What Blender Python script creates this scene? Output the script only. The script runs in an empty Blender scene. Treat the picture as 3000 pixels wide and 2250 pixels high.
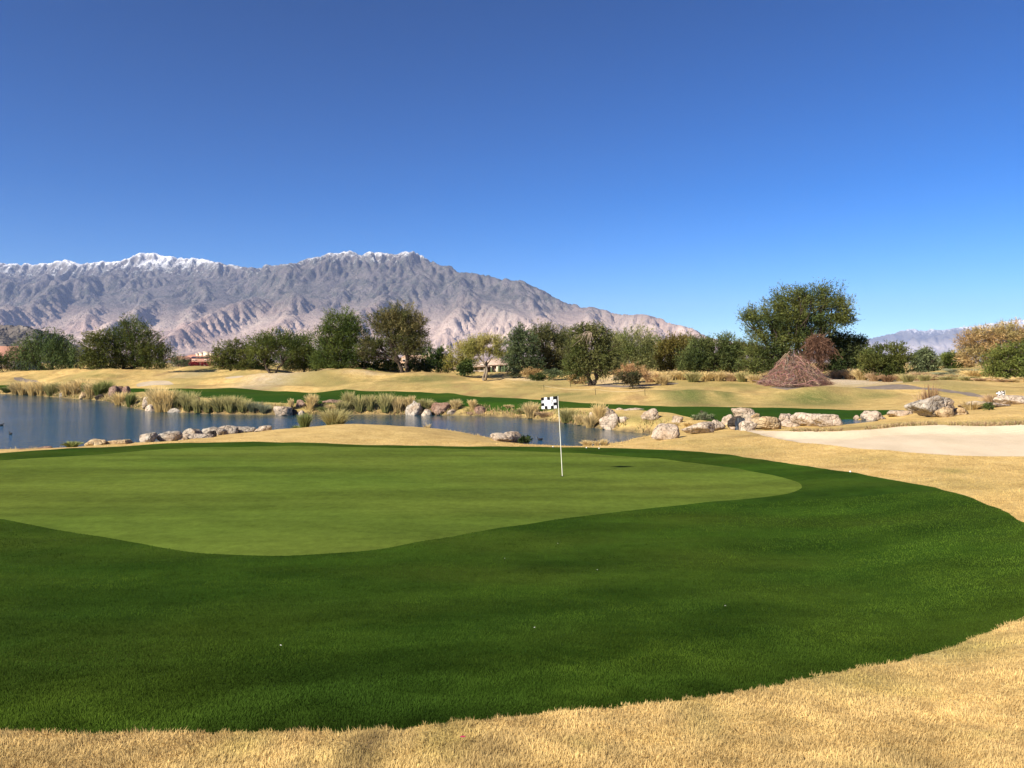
import bpy, bmesh, math, random
import numpy as np
from mathutils import Vector, Matrix
from mathutils.geometry import delaunay_2d_cdt

rng = np.random.default_rng(7)
random.seed(7)
SC = bpy.context.scene
COL = SC.collection

# ------------------------------------------------------------------ camera
F = 2300.0          # focal length in pixels of a 3000 px wide frame
HZ = 1060.0         # row of the horizon
CZ = 4.2            # camera height above the lake
cam = bpy.data.cameras.new('camera')
cam.sensor_width = 36.0
cam.lens = 36.0 * F / 3000.0
cam.shift_y = -(1125.0 - HZ) / 3000.0
cam.clip_start = 0.1
cam.clip_end = 150000.0
camo = bpy.data.objects.new('camera', cam)
camo.location = (0, 0, CZ)
camo.rotation_euler = (math.radians(90), 0, 0)
COL.objects.link(camo)
SC.camera = camo

# ------------------------------------------------------------------ sky, sun, exposure
SUN = Vector((-2.17, -1.85, 1.95)).normalized()
EL = math.asin(SUN.z)
AZ = math.atan2(SUN.x, SUN.y)
world = bpy.data.worlds.new('World')
SC.world = world
world.use_nodes = True
wn = world.node_tree.nodes
wl = world.node_tree.links
wn.clear()
sky = wn.new('ShaderNodeTexSky')
sky.sky_type = 'NISHITA'
sky.sun_disc = False
sky.sun_elevation = EL
sky.sun_rotation = AZ
sky.altitude = 1500.0
sky.air_density = 1.0
sky.dust_density = 0.0
sky.ozone_density = 6.0
bg = wn.new('ShaderNodeBackground')
bg.inputs['Strength'].default_value = 0.06
wo = wn.new('ShaderNodeOutputWorld')
hs = wn.new('ShaderNodeHueSaturation')
hs.inputs['Hue'].default_value = 0.501
hs.inputs['Value'].default_value = 0.43
hs.inputs['Saturation'].default_value = 1.16
gm = wn.new('ShaderNodeGamma')
gm.inputs[1].default_value = 1.50
wl.new(sky.outputs[0], gm.inputs[0])
wl.new(gm.outputs[0], hs.inputs['Color'])
wl.new(hs.outputs[0], bg.inputs[0])
wl.new(bg.outputs[0], wo.inputs[0])
sl = bpy.data.lights.new('sun', 'SUN')
sl.energy = 5.0
sl.angle = math.radians(0.53)
sl.color = (1.0, 0.90, 0.74)
so = bpy.data.objects.new('sun', sl)
so.rotation_euler = SUN.to_track_quat('Z', 'Y').to_euler()
so.location = (-30, -30, 60)
COL.objects.link(so)
vs = SC.view_settings
vs.view_transform = 'Standard'
vs.look = 'None'
vs.exposure = 1.0
vs.gamma = 1.0
SC.cycles.max_bounces = 6
SC.cycles.diffuse_bounces = 3
SC.cycles.glossy_bounces = 3
SC.cycles.transmission_bounces = 3
SC.cycles.volume_bounces = 1
SC.cycles.transparent_max_bounces = 6
SC.cycles.use_denoising = True
SC.cycles.sample_clamp_indirect = 4.0

# ------------------------------------------------------------------ numeric noise
def _h(ix, iy, seed):
    h = (ix.astype(np.int64) * 374761393 + iy.astype(np.int64) * 668265263 + seed * 974634777) & 0xFFFFFFFF
    h = ((h ^ (h >> 13)) * 1274126177) & 0xFFFFFFFF
    return (h ^ (h >> 16)) & 0xFFFFFFFF

def pn(x, y, seed=0):
    x = np.asarray(x, dtype=np.float64); y = np.asarray(y, dtype=np.float64)
    ix = np.floor(x); iy = np.floor(y)
    fx = x - ix; fy = y - iy
    u = fx * fx * fx * (fx * (fx * 6 - 15) + 10); v = fy * fy * fy * (fy * (fy * 6 - 15) + 10)
    def g(dx, dy):
        a = _h(ix + dx, iy + dy, seed) * (2 * math.pi / 4294967296.0)
        return np.cos(a) * (fx - dx) + np.sin(a) * (fy - dy)
    return 1.5 * ((g(0, 0) * (1 - u) + g(1, 0) * u) * (1 - v) + (g(0, 1) * (1 - u) + g(1, 1) * u) * v)

def fbm(x, y, o=4, seed=0, lac=2.03, gain=0.5):
    s = 0; a = 1.0; t = 0
    for k in range(o):
        s = s + a * pn(x * lac ** k + 13.1 * k, y * lac ** k - 7.7 * k, seed + k); t += a; a *= gain
    return s / t

def ridged(x, y, o=4, seed=0):
    s = 0; a = 1.0; t = 0
    for k in range(o):
        s = s + a * (1 - 2 * np.abs(pn(x * 2.1 ** k + 3.3 * k, y * 2.1 ** k + 9.1 * k, seed + k))); t += a; a *= 0.5
    return s / t

def n3(p, seed=0):          # cheap 3-d noise from three planes
    return (pn(p[:, 0] + 5.2, p[:, 1] - 1.7, seed) + pn(p[:, 1] + 9.4, p[:, 2] + 3.1, seed + 1) + pn(p[:, 2] - 4.4, p[:, 0] + 8.3, seed + 2)) / 1.9

def sstep(a, b, x):
    t = np.clip((x - a) / (b - a), 0, 1)
    return t * t * (3 - 2 * t)

def gsm(A, sig, axis):
    r = int(sig * 3 + 1)
    k = np.exp(-0.5 * (np.arange(-r, r + 1) / sig) ** 2); k /= k.sum()
    pad = [(0, 0)] * A.ndim; pad[axis] = (r, r)
    B = np.pad(A, pad, mode='edge')
    out = np.zeros_like(A)
    n = A.shape[axis]
    for i, w in enumerate(k):
        sl_ = [slice(None)] * A.ndim; sl_[axis] = slice(i, i + n)
        out += w * B[tuple(sl_)]
    return out

# ------------------------------------------------------------------ mesh and material helpers
def mk(name, V, Fc, mat=None, parent=None, col=None, smooth=False, attrs=None, mats=None, midx=None):
    me = bpy.data.meshes.new(name)
    V = np.ascontiguousarray(V, dtype=np.float32)
    me.vertices.add(len(V)); me.vertices.foreach_set('co', V.ravel())
    blocks = Fc if isinstance(Fc, list) else [Fc]
    blocks = [np.asarray(b, dtype=np.int32) for b in blocks if len(b)]
    li = np.concatenate([b.ravel() for b in blocks])
    tot = np.concatenate([np.full(len(b), b.shape[1], dtype=np.int32) for b in blocks])
    st = np.concatenate([[0], np.cumsum(tot)[:-1]]).astype(np.int32)
    me.loops.add(len(li)); me.loops.foreach_set('vertex_index', li)
    me.polygons.add(len(tot)); me.polygons.foreach_set('loop_start', st)
    if smooth: me.polygons.foreach_set('use_smooth', np.ones(len(tot), dtype=bool))
    if mats:
        for m in mats: me.materials.append(m)
        if midx is not None: me.polygons.foreach_set('material_index', np.asarray(midx, dtype=np.int32))
    elif mat: me.materials.append(mat)
    if col is not None:
        a = me.color_attributes.new('Col', 'FLOAT_COLOR', 'POINT')
        c4 = np.ones((len(V), 4), dtype=np.float32); c4[:, :3] = col
        a.data.foreach_set('color', c4.ravel())
    if attrs:
        for k, v in attrs.items():
            a = me.attributes.new(k, 'FLOAT', 'POINT')
            a.data.foreach_set('value', np.ascontiguousarray(v, dtype=np.float32))
    me.update(calc_edges=True)
    o = bpy.data.objects.new(name, me)
    COL.objects.link(o)
    if parent is not None: o.parent = parent
    return o

def tag(o, label=None, cat=None, group=None, kind=None):
    if label: o['label'] = label
    if cat: o['category'] = cat
    if group: o['group'] = group
    if kind: o['kind'] = kind
    return o

def empty(name, loc, rz=0.0):
    o = bpy.data.objects.new(name, None)
    o.location = loc; o.rotation_euler = (0, 0, rz); o.empty_display_size = 0.3
    COL.objects.link(o)
    return o

class NT:
    def __init__(s, name, rough=0.8, spec=0.2):
        s.m = bpy.data.materials.new(name); s.m.use_nodes = True
        s.n = s.m.node_tree.nodes; s.l = s.m.node_tree.links
        s.b = s.n['Principled BSDF']
        s.b.inputs['Roughness'].default_value = rough
        s.b.inputs['Specular IOR Level'].default_value = spec
        s.tc = s.n.new('ShaderNodeTexCoord')
    def val(s, sock, v):
        if isinstance(v, bpy.types.NodeSocket): s.l.new(v, sock)
        else: sock.default_value = v
    def coord(s, scale=(1, 1, 1), kind='Object', rot=0.0):
        mp = s.n.new('ShaderNodeMapping'); mp.inputs['Scale'].default_value = scale
        mp.inputs['Rotation'].default_value = (0, 0, rot)
        s.l.new(s.tc.outputs[kind], mp.inputs['Vector']); return mp.outputs[0]
    def noise(s, sc, det=3, rough=0.5, vec=None, dist=0.0):
        t = s.n.new('ShaderNodeTexNoise')
        t.inputs['Scale'].default_value = sc; t.inputs['Detail'].default_value = det
        t.inputs['Roughness'].default_value = rough; t.inputs['Distortion'].default_value = dist
        s.l.new(vec if vec is not None else s.tc.outputs['Object'], t.inputs['Vector'])
        return t.outputs[0]
    def vor(s, sc, vec=None, feat='F1', out=0):
        t = s.n.new('ShaderNodeTexVoronoi'); t.feature = feat; t.inputs['Scale'].default_value = sc
        s.l.new(vec if vec is not None else s.tc.outputs['Object'], t.inputs['Vector'])
        return t.outputs[out]
    def ramp(s, fac, stops):
        r = s.n.new('ShaderNodeValToRGB'); e = r.color_ramp.elements
        while len(e) < len(stops): e.new(0.5)
        for i, (p, c) in enumerate(stops):
            e[i].position = p
            e[i].color = (c, c, c, 1) if isinstance(c, (int, float)) else (*c, 1)
        s.l.new(fac, r.inputs[0]); return r.outputs[0]
    def mix(s, f, a, b, mode='MIX'):
        m = s.n.new('ShaderNodeMix'); m.data_type = 'RGBA'; m.blend_type = mode
        s.val(m.inputs['Factor'], f)
        for k, v in ((6, a), (7, b)):
            if isinstance(v, bpy.types.NodeSocket): s.l.new(v, m.inputs[k])
            else: m.inputs[k].default_value = (*v, 1)
        return m.outputs[2]
    def math(s, op, a, b=0.0, clamp=False):
        m = s.n.new('ShaderNodeMath'); m.operation = op; m.use_clamp = clamp
        s.val(m.inputs[0], a); s.val(m.inputs[1], b); return m.outputs[0]
    def attr(s, name, out='Fac'):
        a = s.n.new('ShaderNodeAttribute'); a.attribute_name = name; return a.outputs[out]
    def bump(s, h, strength=0.3, dist=0.05):
        b = s.n.new('ShaderNodeBump'); b.inputs['Strength'].default_value = strength
        b.inputs['Distance'].default_value = dist
        s.l.new(h, b.inputs['Height']); s.l.new(b.outputs[0], s.b.inputs['Normal']); return b
    def base(s, c):
        if isinstance(c, bpy.types.NodeSocket): s.l.new(c, s.b.inputs['Base Color'])
        else: s.b.inputs['Base Color'].default_value = (*c, 1)
        return s

def flat(name, c, rough=0.7, spec=0.2, var=0.12, sc=6.0):
    t = NT(name, rough, spec)
    n = t.noise(sc, 4)
    lo = tuple(x * (1 - var) for x in c); hi = tuple(min(1, x * (1 + var)) for x in c)
    t.base(t.ramp(n, [(0.3, lo), (0.7, hi)]))
    return t.m

# ------------------------------------------------------------------ terrain
NEAR = [(0, 2.55), (2.5, 2.5), (3.5, 2.3), (6, 1.9), (9, 1.48), (12, 1.22), (16, 1.12), (22, 1.1)]
FAR = [(250, 3.0), (600, 3.0), (2500, 1.0), (60000, 1.0)]
LEFT = NEAR + [(26.7, 1.1), (29, 1.0), (31, .7), (36, .5), (104, .5), (108, 1.0), (113, 1.1), (118, 1.6), (125, 2.3), (132, 2.7), (140, 2.9)]
COLS = {
 -700: LEFT, 0: LEFT,
 250: NEAR + [(27, 1.12), (29, 1.08), (31, .8), (36, .5), (86, .5), (90, 1.0), (96, 1.1), (104, 1.5), (115, 2.2), (125, 2.7), (140, 2.9)],
 500: NEAR + [(27, 1.12), (30, 1.1), (33, .9), (36, .5), (66, .5), (69, .9), (75, 1.0), (93, 1.0), (98, 1.4), (104, 1.9), (112, 2.1), (125, 2.6), (140, 2.8)],
 750: NEAR + [(29, 1.13), (31, 1.15), (34, 1.05), (38, .8), (42, .4), (60, .5), (64, .95), (70, 1.0), (90, 1.0), (97, 1.5), (105, 2.1), (112, 2.4), (120, 2.6), (140, 2.8)],
 1000: NEAR + [(29, 1.13), (31, 1.18), (36, 1.33), (39, 1.2), (42, .6), (45, .3), (60, .5), (63, .95), (68, 1.0), (84, 1.0), (90, 1.5), (97, 2.2), (105, 2.85), (112, 2.9), (140, 2.8)],
 1250: NEAR + [(29, 1.12), (31, 1.15), (36, 1.17), (39, 1.0), (42, .5), (60, .5), (62, .95), (66, 1.0), (78, 1.0), (84, 1.45), (92, 2.0), (100, 2.4), (108, 2.6), (140, 2.7)],
 1500: NEAR + [(28.5, 1.12), (30, 1.05), (32, .87), (35, .4), (57, .5), (60, .9), (62, 1.0), (68, 1.05), (74, 1.35), (82, 1.6), (92, 1.85), (105, 2.1), (130, 2.3), (140, 2.4)],
 1750: NEAR + [(28.5, 1.12), (30, .98), (32, .65), (34, .3), (50, .5), (53, .9), (57, 1.0), (60, 1.05), (66, 1.4), (75, 1.92), (85, 2.1), (100, 2.2), (140, 2.6)],
 1920: NEAR + [(27, 1.12), (30, 1.05), (33, .9), (36, .6), (40, .35), (43, .5), (47, .95), (52, 1.05), (57, 1.1), (60, 1.3), (66, 1.6), (75, 2.1), (85, 2.3), (140, 2.7)],
 2050: NEAR + [(26, 1.12), (30, 1.17), (33, 1.2), (35, 1.1), (38, .75), (42, .9), (48, 1.05), (55, 1.1), (58, 1.25), (62, 1.45), (66, 1.8), (72, 2.25), (80, 2.45), (100, 2.6), (140, 2.8)],
 2250: NEAR[:-1] + [(21, 1.15), (25, 1.26), (31, 1.32), (33, 1.25), (35, 1.14), (38, 1.02), (42, 1.05), (50, 1.12), (54, 1.22), (58, 1.35), (62, 1.5), (66, 1.85), (72, 2.3), (80, 2.6), (100, 2.7), (140, 2.8)],
 2500: NEAR[:-2] + [(14, 1.2), (19, 1.32), (25, 1.5), (30, 1.62), (33, 1.57), (36, 1.35), (39, 1.2), (45, 1.2), (50, 1.22), (54, 1.35), (58, 1.5), (62, 1.7), (66, 2.05), (75, 2.5), (85, 2.75), (140, 2.8)],
 2750: NEAR[:-4] + [(10, 1.55), (14, 1.38), (18, 1.42), (23.5, 1.5), (28.5, 1.85), (32, 1.95), (36, 1.9), (42, 1.6), (50, 1.7), (56, 2.0), (60, 2.3), (66, 2.5), (80, 2.75), (100, 2.9), (140, 2.9)],
 3000: NEAR[:-5] + [(6, 2.05), (9, 1.7), (14, 1.45), (18, 1.48), (22, 1.52), (27.5, 2.0), (31, 2.15), (36, 2.15), (45, 2.2), (55, 2.3), (66, 2.6), (80, 2.8), (140, 2.9)],
 3600: NEAR[:-5] + [(6, 2.3), (9, 2.0), (14, 1.7), (22, 1.8), (27.5, 2.2), (36, 2.4), (66, 2.8), (140, 3.0)],
}
S0, S1, NS = math.log(0.5), math.log(60000.0), 960
sg = np.linspace(S0, S1, NS)
pg = np.arange(-700, 3601, 25.0)
tab = []
for k in sorted(COLS):
    c = sorted(COLS[k] + FAR)
    tab.append(np.interp(np.exp(sg), [a for a, b in c], [b for a, b in c]))
tab = np.array(tab)
TT = np.stack([np.interp(pg, sorted(COLS), tab[:, i]) for i in range(NS)], axis=1)
TT = gsm(gsm(TT, 2.0, 1), 2.6, 0)

def W(px, Y):                      # world X of an image column at a depth
    return (px - 1500.0) * Y / F
def ZP(py, Y):                     # world height of an image row at a depth
    return CZ - (py - HZ) * Y / F

def polyXY(pts):
    return np.array([(W(p, Y), Y) for p, Y in pts])

def chaikin(P, n=2, closed=True):
    for _ in range(n):
        if closed: Q = np.roll(P, -1, axis=0)
        else: Q = P[1:]; 
        A = P if closed else P[:-1]
        R = np.empty((2 * len(A), 2)); R[0::2] = A * .75 + Q * .25; R[1::2] = A * .25 + Q * .75
        if not closed: R = np.vstack([P[:1], R, P[-1:]])
        P = R
    return P

def inside(P, x, y):
    x = np.asarray(x); y = np.asarray(y)
    r = np.zeros(x.shape, dtype=bool)
    x1, y1 = P[:, 0], P[:, 1]; x2, y2 = np.roll(x1, -1), np.roll(y1, -1)
    m = (x >= x1.min()) & (x <= x1.max()) & (y >= y1.min()) & (y <= y1.max())
    xs, ys = x[m], y[m]; rr = np.zeros(xs.shape, dtype=bool)
    for a, b, c, d in zip(x1, y1, x2, y2):
        if b == d: continue
        k = ((b > ys) != (d > ys)) & (xs < (c - a) * (ys - b) / (d - b) + a)
        rr ^= k
    r[m] = rr
    return r

def sdist(P, x, y):                # signed distance, negative inside
    d = np.full(x.shape, 1e18)
    x1, y1 = P[:, 0], P[:, 1]; x2, y2 = np.roll(x1, -1), np.roll(y1, -1)
    for a, b, c, e in zip(x1, y1, x2, y2):
        dx, dy = c - a, e - b; L = dx * dx + dy * dy + 1e-12
        t = np.clip(((x - a) * dx + (y - b) * dy) / L, 0, 1)
        d = np.minimum(d, (x - a - t * dx) ** 2 + (y - b - t * dy) ** 2)
    d = np.sqrt(d)
    return np.where(inside(P, x, y), -d, d)

LAKE = polyXY([(-700, 108), (-300, 106), (0, 104), (100, 98.6), (200, 90), (300, 86), (335, 79), (390, 70), (470, 65.7), (600, 63.5), (800, 61.5),
   (1000, 62.7), (1200, 62.3), (1500, 60), (1600, 56), (1650, 53.7), (1700, 51.7), (1800, 47.8), (1880, 46.2), (1925, 45),
   (1900, 43), (1850, 40.5), (1800, 38.5), (1700, 36), (1600, 36), (1500, 38), (1400, 40), (1250, 42), (1000, 44), (850, 43.5), (790, 42), (650, 40), (500, 37), (350, 34.5), (200, 33), (0, 32.5), (-700, 32.5)])
LAKE = chaikin(LAKE, 1)
POND = chaikin(polyXY([(2420, 37.5), (2430, 41.5), (2500, 42), (2580, 41), (2590, 38.5), (2520, 36.5)]), 2)
PONDZ = 1.13
BUNK = None
MOUNDS = [(2385, 58.5, 3.9, 2.3, .80), (2035, 60.5, 4.2, 2.2, .62), (1180, 96, 8, 4, .25), (540, 128, 6, 5, .6), (600, 135, 5, 5, .5), (905, 107, 6, 3, .35), (700, 108, 7, 4, .2), (330, 112, 8, 5, .25),
          (2860, 78, 5, 4, .9), (1560, 84, 6, 3, .2), (60, 122, 9, 5, -.1), (1330, 90, 7, 3, .2), (1640, 68, 5, 2.5, .3), (2600, 60, 5, 2.4, .45), (2720, 63, 5, 2.6, .35), (1850, 64, 5, 2.4, .4), (1500, 73, 6, 2.6, .4), (1360, 80, 7, 2.8, .4), (1120, 90, 7, 3, .45), (800, 99, 8, 3, .5), (640, 101, 6, 3, .35), (450, 106, 7, 3, .4), (120, 118, 9, 3, .4)]

def terr(X, Y, raw=False):
    X = np.asarray(X, dtype=np.float64); Y = np.asarray(Y, dtype=np.float64)
    sh = np.broadcast(X, Y).shape
    X = np.broadcast_to(X, sh).ravel(); Y = np.broadcast_to(Y, sh).ravel()
    Yc = np.maximum(Y, 0.5)
    px = np.clip(1500 + F * X / Yc, -700, 3600)
    fi = np.clip((px + 700) / 25.0, 0, len(pg) - 1.001); ii = fi.astype(int); fi = fi - ii
    fj = np.clip((np.log(Yc) - S0) / (S1 - S0) * (NS - 1), 0, NS - 1.001); jj = fj.astype(int); fj = fj - jj
    z = (TT[ii, jj] * (1 - fi) + TT[ii + 1, jj] * fi) * (1 - fj) + (TT[ii, jj + 1] * (1 - fi) + TT[ii + 1, jj + 1] * fi) * fj
    bl = sstep(0.5, 3.0, Y)
    z = z * bl + 2.52 * (1 - bl)
    r = np.hypot(X, Y)
    far = sstep(62, 100, Y) * (1 - sstep(300, 800, r))
    z = z + far * (0.85 * pn(X / 13.0, Y / 8.0, 3) + 0.28 * pn(X / 5.0, Y / 4.0, 4))
    mid = sstep(23, 30, Y) * (1 - sstep(200, 500, r))
    z = z + mid * 0.035 * pn(X / 2.2, Y / 2.2, 6)
    z = z + 0.02 * pn(X / 1.1, Y / 1.1, 8) * sstep(.5, 2, r) * (1 - sstep(60, 100, r))
    for p, my, rx, ry, h in MOUNDS:
        mx = W(p, my)
        z = z + h * np.exp(-((X - mx) / rx) ** 2 - ((Y - my) / ry) ** 2)
    if not raw:
        m = (Y > 28) & (Y < 115) & (r < 160)
        if m.any():
            xs, ys = X[m], Y[m]; zz = z[m]
            wob = 0.25 * pn(xs / 1.6, ys / 1.6, 11)
            sd = sdist(LAKE, xs, ys) + wob
            zin = -0.12 - 0.4 * np.minimum(2.5, -sd)
            up = 0.02 + 0.55 * np.maximum(sd, 0)
            k = 0.12
            h = np.clip(0.5 + 0.5 * (up - zz) / k, 0, 1)
            smn = up * (1 - h) + zz * h - k * h * (1 - h)
            zz = np.where(sd < 0, np.maximum(zin, -1.1), np.where(sd < 8, smn, zz))
            sp = sdist(POND, xs, ys)
            w = sstep(2.2, 0.6, sp)
            zz = np.where(sp < 0, PONDZ - 0.08 - 0.3 * np.minimum(1, -sp), zz * (1 - w) + (PONDZ + 0.05 + 0.04 * np.maximum(sp, 0)) * w)
            z[m] = zz
        if BUNK is not None:
            m = (Y > 15) & (Y < 40) & (X > 3) & (X < 40)
            if m.any():
                sd = sdist(BUNK, X[m], Y[m])
                z[m] = z[m] - 0.16 * sstep(0.05, -0.9, sd) + 0.05 * np.exp(-(sd / .5) ** 2)
    return z.reshape(sh)

def T1(X, Y):
    return float(terr(np.array([X]), np.array([Y]))[0])

def hit(pts, ymin=1.5, ymax=500.0):          # image points -> ground points
    ys = np.geomspace(ymin, ymax, 2600)
    out = []
    for px, py in pts:
        d = terr((px - 1500) * ys / F, ys) - (CZ - (py - HZ) * ys / F)
        k = np.nonzero((d[:-1] < 0) & (d[1:] >= 0))[0]
        if len(k):
            i = k[0]; t = -d[i] / (d[i + 1] - d[i]); Y = ys[i] + t * (ys[i + 1] - ys[i])
        else: Y = ys[np.argmax(d)]
        out.append((W(px, Y), Y))
    return np.array(out)
# ------------------------------------------------------------------ outlines of the mown and sanded areas
def wob(P, amp, sc, seed):
    P = np.array(P, dtype=float)
    n = np.roll(P, -1, 0) - np.roll(P, 1, 0); n = np.stack([n[:, 1], -n[:, 0]], 1); n /= np.linalg.norm(n, axis=1)[:, None] + 1e-9
    return P + n * (amp * pn(P[:, 0] * sc, P[:, 1] * sc, seed))[:, None]

def resample(P, step_rel=0.010, cap=1.2):
    out = []
    Q = np.roll(P, -1, 0)
    for a, b in zip(P, Q):
        d = np.linalg.norm(b - a); s = max(0.04, min(cap, step_rel * max(2.5, math.hypot(*((a + b) / 2)))))
        n = max(1, int(d / s))
        for k in range(n): out.append(a + (b - a) * k / n)
    return np.array(out)

BUNK = None
g_bunk = [(2165, 1263), (2300, 1268), (2395, 1267), (2490, 1266), (2569, 1260), (2648, 1252), (2743, 1248), (2806, 1251), (2870, 1252), (3000, 1248), (3250, 1246), (3330, 1300), (3250, 1346), (3000, 1342), (2838, 1342), (2743, 1336), (2648, 1328), (2522, 1321), (2427, 1308), (2300, 1295), (2220, 1277)]
BUNK = chaikin(hit(g_bunk, 14), 2)
g_green = [(-420, 1420), (-300, 1450), (-150, 1485), (0, 1521), (203, 1558), (339, 1579), (475, 1606), (644, 1625), (814, 1630), (1017, 1620), (1221, 1589), (1500, 1540), (1771, 1503), (2042, 1473), (2250, 1455), (2325, 1444), (2355, 1428), (2334, 1408), (2246, 1388), (2110, 1364), (1907, 1341), (1703, 1327), (1500, 1319), (1250, 1313), (1017, 1309), (746, 1307), (542, 1312), (339, 1328), (0, 1348), (-300, 1372), (-420, 1392)]
g_fringe = [(0, 1328), (271, 1311), (475, 1299), (678, 1294), (848, 1296), (1017, 1301), (1250, 1306), (1500, 1308), (1703, 1310), (1975, 1317), (2110, 1328), (2314, 1358), (2517, 1387), (2653, 1412), (2788, 1439), (2890, 1473), (2978, 1514), (3080, 1580), (3150, 1660), (3110, 1740), (3000, 1808), (2856, 1873), (2653, 1929), (2449, 1970), (2246, 2017), (1975, 2054), (1703, 2081), (1500, 2100), (1356, 2112), (1150, 2130), (949, 2142), (678, 2144), (407, 2150), (136, 2146), (0, 2141), (-300, 2130), (-900, 2080), (-1100, 1800), (-1000, 1440), (-600, 1360), (-300, 1342)]
g_fair = [(372, 1137), (500, 1137), (640, 1138), (860, 1142), (1150, 1146), (1280, 1150), (1330, 1156), (1500, 1166), (1650, 1176), (1800, 1184), (1950, 1191), (2130, 1192), (2400, 1196), (2640, 1199), (2660, 1206), (2560, 1224), (2450, 1236), (2300, 1238), (2150, 1236), (2060, 1234), (1985, 1212), (1900, 1203), (1800, 1198), (1650, 1196), (1400, 1187), (1200, 1184), (1000, 1183), (850, 1184), (740, 1180), (620, 1166), (520, 1157), (430, 1149), (375, 1144)]
g_fair2 = [(-500, 1127), (0, 1128), (52, 1129), (62, 1133), (40, 1140), (0, 1142), (-500, 1141)]
g_sand2 = [(405, 1122), (440, 1116), (480, 1114), (505, 1119), (518, 1127), (460, 1130), (395, 1130)]
g_sand3 = [(655, 1107), (688, 1102), (718, 1101), (704, 1106), (668, 1110)]
g_path1 = [(30, 1106), (75, 1106), (125, 1119), (106, 1123), (72, 1117)]
g_path2 = [(2255, 1133.2), (2500, 1134), (2680, 1134.6), (2760, 1138), (2830, 1148), (2900, 1160), (2905, 1168), (2830, 1156), (2760, 1145), (2680, 1139.4), (2500, 1137), (2255, 1136)]
g_path3 = [(1690, 1126), (1800, 1130), (1880, 1128), (1985, 1121), (1990, 1125), (1890, 1133), (1800, 1135.5), (1690, 1131)]
ZONES = [
 ('fringe', wob(resample(chaikin(hit(g_fringe, 2.0), 2)), .05, 2.2, 21), 'fringe'),
 ('putting_green', wob(resample(chaikin(hit(g_green, 6.0), 2)), .02, 1.5, 22), 'green'),
 ('fairway', resample(chaikin(hit(g_fair, 35.0), 2), .012), 'fairway'),
 ('fairway', resample(chaikin(hit(g_fair2, 100.0), 2), .012), 'fairway'),
 ('sand_bunker', wob(resample(BUNK), .10, 2.5, 23), 'sand'),
 ('sand_bunker', resample(chaikin(hit(g_sand2, 90.0), 2)), 'sand_shade'),
 ('sand_bunker', resample(chaikin(hit(g_sand3, 90.0), 2)), 'sand_shade'),
 ('cart_path', resample(chaikin(hit(g_path1, 100.0), 1)), 'path'),
 ('cart_path', resample(chaikin(hit(g_path2, 45.0), 1)), 'path'),
 ('cart_path', resample(chaikin(hit(g_path3, 45.0), 1)), 'path'),
]
FRINGE_P, GREEN_P = ZONES[0][1], ZONES[1][1]

# ------------------------------------------------------------------ ground materials
def turf(name, c_lo, c_hi, c_alt, sc=0.5, fine=60.0, bump=.5, stripe=None, bd=.012):
    t = NT(name, 1.0, 0.02)
    a = t.noise(sc, 3, .55)
    f = t.noise(fine, 2, .6)
    c = t.ramp(a, [(0.32, c_lo), (0.68, c_hi)])
    c = t.mix(t.ramp(t.noise(sc * .37, 2, .5, t.coord((1, 1.8, 1))), [(0.42, 0.0), (0.66, 0.75)]), c, c_alt)
    if stripe:
        sv = t.noise(1.0, 1, .5, t.coord(stripe[0], rot=stripe[2]))
        c = t.mix(stripe[1], c, t.ramp(sv, [(0.38, 0.42), (0.62, 0.60)]), 'OVERLAY')
    c = t.mix(.35, c, t.ramp(f, [(0.3, 0.2), (0.7, 0.8)]), 'OVERLAY')
    c = t.mix(.30, c, t.ramp(t.noise(7.0, 4, .75, t.coord((1, .6, 1))), [(0.3, 0.25), (0.7, 0.75)]), 'OVERLAY')
    c = t.mix(.22, c, t.ramp(t.noise(1.6, 4, .7, t.coord((1, 2.2, 1), rot=.3)), [(0.35, 0.25), (0.65, 0.75)]), 'OVERLAY')
    t.base(c)
    t.bump(f, bump, bd)
    return t.m

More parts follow.
